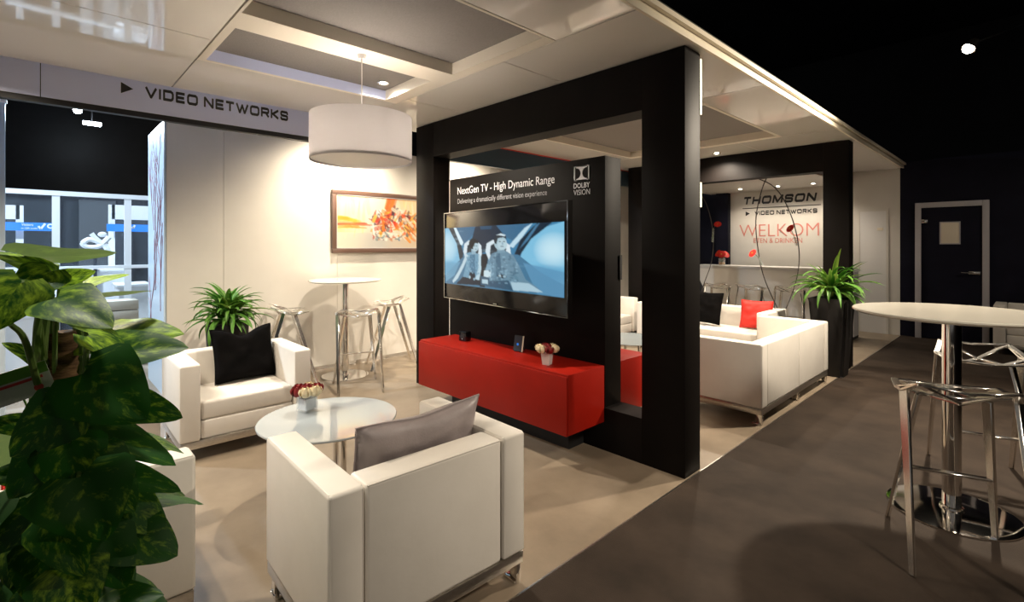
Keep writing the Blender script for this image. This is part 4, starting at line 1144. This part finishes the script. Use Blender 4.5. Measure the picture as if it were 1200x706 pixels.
# further leaves all round the pole
for i in range(34):
    z = .42+i*.0165; a = i*2.4+lrnd.uniform(-.4, .4); r0 = lrnd.uniform(.10, .17); ln = lrnd.uniform(.12, .19)
    o_ = Vector((math.cos(a), math.sin(a), 0))
    B = PB+o_*r0+Vector((0, 0, z+lrnd.uniform(.0, .06)))
    T = B+o_*ln*.75+Vector((0, 0, -ln*lrnd.uniform(.35, .95)))
    if (T-CAMP).length < .85: continue
    leaf(B, T, o_*.6+UP, lrnd.uniform(.62, .82), lrnd.uniform(-.08, .06), .2)
    stalk(PB+o_*.028+Vector((0, 0, z-.06)), B, .005)
for a, b_, r in (((46, 470, 1.12), (60, 345, 1.12), .010), ((40, 470, 1.10), (46, 365, 1.08), .009), ((94, 470, 1.18), (90, 345, 1.18), .010), ((100, 450, 1.1), (104, 372, 1.1), .006), ((44, 450, 1.08), (12, 380, 1.0), .007), ((52, 430, 1.2), (66, 310, 1.18), .009)):
    stalk(at(*a), at(*b_), r)
LF.build('leaves', 'leafd', po, True, 80)
ST.build('stalks', 'stem', po)
cd = at(20, 452, 1.06)-PB
cr = (math.radians(6), math.radians(-16), math.radians(84))
ch = MB().box((0, 0, 0), (.11, .003, .07)).build('plant_card', 'tagpaper', po); ch.location = cd; ch.rotation_euler = cr
MB().box((0, -.002, .023), (.11, .001, .024)).build('card_band', 'taggreen', ch)
MB().box((0, -.002, .004), (.085, .001, .006)).build('card_stripe', 'tagred', ch)
MB().cyl((.03, -.0025, -.018), (.03, -.0015, -.018), .008, seg=14).build('card_picture', 'tagred', ch)
MB().cyl((0, .003, -.03), (0, .003, -.16), .002, seg=6).build('card_pin', 'taggreen', ch)
# ------------------------------------------------------------------ left hall seen past the wall end
# printed end panel with twig pattern
tp = thing('printed_panel', (-6.23, .91, 0), 0, 'end panel, cool light painted in as pale blue, printed with plum coloured twigs', 'panel')
TO = (-6.23, .91, 0)
MB(TO).lim((-6.69, .895, 0), (-5.772, .912, 2.655)).build('panel', 'palebluepanel', tp)  # cool hall light on the wall end, painted as pale blue
m = MB(TO); rnd = random.Random(4)
def twig(x, z, ang, ln, w, depth):
    pts = [(x, .893, z)]; a = ang
    for i in range(7):
        a += rnd.uniform(-.22, .22); x += math.sin(a)*ln/7; z += math.cos(a)*ln/7
        if x < -6.68 or x > -5.79 or z > 2.63: break
        pts.append((x, .893, z))
        if depth and i in (2, 4, 5): twig(x, z, a+rnd.choice((-.5, .5)), ln*.55, w*.7, depth-1)
    if len(pts) > 2: m.tube(pts, w, 4, w*.5)
for i in range(8): twig(-6.6+rnd.uniform(0, .75), rnd.uniform(.3, 1.9), rnd.uniform(-.35, .35), rnd.uniform(.6, 1.1), .0035, 2)
m.build('twig_print', 'twig', tp)
lp_ = thing('end_post', (-5.80, -.45, 0), 0, 'pale blue panel edge at the far left of the picture', 'panel')
MB().lim((-.03, -.30, 0), (.0, .275, 2.62), .003).build('panel', 'palebluepanel', lp_)
MB().lim((-.05, -.30, 2.62), (.02, .285, 2.64)).build('top_profile', 'hallwhite', lp_)

HX = -8.0
gp_ = thing('glass_partition', (HX, 1.0, 0), 0, 'white framed glass partition in the hall left of the wall', 'glass partition')
GO = (HX, 1.0, 0)
m = MB(GO).lim((HX-.05, -3, 2.045), (HX, 4, 2.10)).build('top_rail', 'hallwhite', gp_)
m = MB(GO).lim((HX-.05, -3, 1.16), (HX, 4, 1.20)).build('middle_rail', 'hallwhite', gp_)
for y in (-.78, .18, .86, 1.9): MB(GO).lim((HX-.045, y-.035, 0), (HX-.005, y+.035, 2.05)).build('post', 'hallwhite', gp_)
MB(GO).lim((HX-.03, -3, 0), (HX-.02, 4, 2.05)).build('pane', 'glass', gp_, False)

def onx(px, py, xw):
    a = (px-CX)/FPX; t = xw/(a*AX[0]+AX[1]); return at(px, py, t)
BX = -10.0
# booths behind the glass
def hall_frame(pxs, ytop, hdr, label, X=BX):
    a = onx(pxs[0], ytop, X); b_ = onx(pxs[1], ytop, X); o_ = (X, (a.y+b_.y)/2, 0)
    o = thing('booth_frame', o_, 0, label, 'booth')
    h0 = onx(pxs[0], hdr, X).z
    MB(o_).lim((X-.08, a.y, h0), (X, b_.y, a.z)).build('header', 'hallwhite', o)
    for y in (a.y, b_.y): MB(o_).lim((X-.06, y-.04, 0), (X, y+.04, a.z)).build('post', 'hallwhite', o)
    MB(o_).lim((X-.5, a.y, 0), (X-.45, b_.y, h0)).build('back_panel', 'halldark', o)
    return o
hall_frame((-24, 23), 239, 256, 'white booth header and post behind the glass at far left')
hall_frame((131, 230), 240, 257, 'white booth header and post behind the glass beside the printed panel')
def banner(px0, px1, py0, py1, txt, label, X=BX+.12):
    a = onx(px0, py0, X); b_ = onx(px1, py1, X); o_ = (X, (a.y+b_.y)/2, b_.z)
    o = thing('banner', o_, 0, label, 'banner')
    MB(o_).lim((X-.02, a.y, b_.z), (X, b_.y, a.z)).build('panel', 'blue', o)
    for t, qx0, qx1, qy0, qy1 in txt:
        c_ = onx(qx0, qy0, X); d_ = onx(qx1, qy1, X)
        if t == 'tick':
            MB(o_).bar((X+.003, c_.y, (c_.z+d_.z)/2), (X+.003, c_.y+(d_.y-c_.y)*.35, d_.z), .004, .025).bar((X+.003, c_.y+(d_.y-c_.y)*.35, d_.z), (X+.003, d_.y, c_.z), .004, .025).build('tick', 'hallwhite', o)
        elif t == 'disc':
            cc = (c_+d_)/2; r = abs(d_.y-c_.y)/2
            MB(o_).cyl((X, cc.y, cc.z), (X+.004, cc.y, cc.z), r).build('disc', 'hallwhite', o)
            MB(o_).cyl((X+.004, cc.y, cc.z), (X+.006, cc.y, cc.z), r*.5).build('disc_centre', 'blue', o)
        else: text_on(t, 'lettering', 'hallwhite', o, c_.y, d_.y, d_.z, c_.z, X+.003, 'X', bold=.01, off=o_)
    return o
banner(-5, 64, 260, 271, [('Visitors', 25, 39, 261.8, 265), ('in QR code', 25, 44, 266.5, 269), ('tick', 45, 53, 262, 268.5), ('disc', 55, 63, 261, 269.5)], 'blue visitor banner with a white tick at far left')
banner(125, 178, 262.5, 272, [('tick', 155, 158, 264, 268)], 'plain blue banner beside the printed panel')
# swirl emblem
X = -9.2; c0 = onx(112, 285, X)
o = thing('swirl_emblem', c0, 0, 'pale swirl emblem above the leafy plant', 'emblem')
def sw(pts): return [onx(px, py, X)-c0 for px, py in pts]
m = MB()
m.tube(bez(sw([(128, 278), (117, 288), (104, 290), (97, 286), (104, 281), (116, 284), (124, 290), (126, 296), (116, 296), (106, 296)]), 60), .035, 6)
m.tube(bez(sw([(107, 274), (112, 279), (122, 286), (127, 288)]), 24), .035, 6, .02)
m.ball(sw([(120, 275)])[0], .055, 2, (.3, 1, .7))
m.build('swirl', 'hallwhite', o)
m = MB(); m.cyl((-.05, 0, -c0.z), (-.05, 0, 0), .02); m.build('stand', 'halldark', o)
# counters and backdrop
def counter(px0, px1, ytop, X, label, depth=.6, m_='hallwhite', extra=True):
    a = onx(px0, ytop, X); b_ = onx(px1, ytop, X); o_ = (X, (a.y+b_.y)/2, 0)
    o = thing('counter', o_, 0, label, 'counter')
    MB(o_).lim((X-depth, a.y, 0), (X, b_.y, a.z-.04)).build('body', m_, o)
    MB(o_).lim((X-depth-.02, a.y-.03, a.z-.04), (X+.03, b_.y+.03, a.z), .004).build('top', 'hallwhite', o)
    return o
counter(140, 175, 334, -8.6, 'white counter in the hall beside the printed panel')
counter(-10, 70, 372, -7.4, 'low pale counter in the hall behind the plant stalks', .5)
counter(96, 150, 316, -9.3, 'white back counter in the hall behind the glass')
a = onx(121, 346, -7.6); 
o = thing('paper_stack', (-7.6, a.y+.15, 0), 0, 'beige boxes stacked in the hall behind the plant', 'boxes')
for i in range(3): MB().box((0, 0, .5+i*.12), (.3, .34, .11), .004).build('box', 'sleeve', o)
MB().lim((-.15, -.17, 0), (.15, .17, .44)).build('plinth', 'hallgrey', o)
struct('wall_hall_far', MB().lim((-15.1, -6, 0), (-15, 14, 6)), 'blackhall')
struct('wall_hall_panel', MB().lim((-11.6, -4, 0), (-11.5, 2.2, 2.3)), 'halldark')
struct('wall_hall_grey', MB().lim((-11.45, .55, 0), (-11.4, 1.05, 2.25)).lim((-11.45, -1.2, 0), (-11.4, -.75, 2.25)), 'hallgrey')
# hall lamps
hl = at(91, 129, 9.5)
o = thing('hall_spotlight', hl, 0, 'bluish star bright spotlight in the black hall under the fascia', 'spotlight')
MB().ball((0, 0, 0), .07, 2).build('bulb', 'glow_cool', o); MB().cyl((0, 0, .02), (0, 0, 6-hl.z), .012).build('drop_rod', 'black_matte', o); MB().cyl((0, 0, .03), (0, 0, .16), .09, .05).build('lamp_head', 'black_matte', o)
hl2 = at(108, 145, 10)
o = thing('hall_floodlight', hl2, 0, 'small white rectangular floodlight in the black hall', 'floodlight')
MB().box((0, 0, 0), (.06, .28, .07), .01).build('lamp_face', 'glow_cool', o); MB().cyl((-.05, 0, 0), (-.05, 0, 6-hl2.z), .012).build('drop_rod', 'black_matte', o)
hl3 = at(583, 190, 8.6)
o = thing('hall_spotlight', hl3, 0, 'bluish star bright spotlight seen through the black frame above the wall', 'spotlight')
MB().ball((0, 0, 0), .05, 2).build('bulb', 'glow_cool', o); MB().cyl((0, 0, .02), (0, 0, 6-hl3.z), .012).build('drop_rod', 'black_matte', o); MB().cyl((0, 0, .03), (0, 0, .14), .07, .04).build('lamp_head', 'black_matte', o)
spot('hall_fill', (2.8, 3.2, 3.3), (-1.45, 4.2, 2.75), 420, 60, .9, (1, .86, .66), .1)  # unseen lamp added to brighten the booth ceiling edge
COOL = (.72, .86, 1)
spot('hall_cool_beam', (hl.x+.1, hl.y, hl.z-.12), (-8.5, 1.2, 0), 900, 120, .8, COOL, .1)
spot('hall_cool_beam', (-7.0, -2.0, 4.5), (-7.6, .6, .6), 1100, 110, .8, COOL, .1)
spot('hall_cool_beam', (-9.5, 2.5, 4.8), (-9.5, .2, 0), 400, 110, .8, COOL, .1)

# ------------------------------------------------------------------ world and view
w = bpy.data.worlds.new('world'); SC.world = w; w.use_nodes = True
w.node_tree.nodes['Background'].inputs[0].default_value = (.9, .85, .8, 1)
w.node_tree.nodes['Background'].inputs[1].default_value = .08
vs_ = SC.view_settings
vs_.view_transform = 'Standard'; vs_.look = 'None'; vs_.gamma = 1; vs_.exposure = 0.65; vs_.use_curve_mapping = False
SC.display_settings.display_device = 'sRGB'
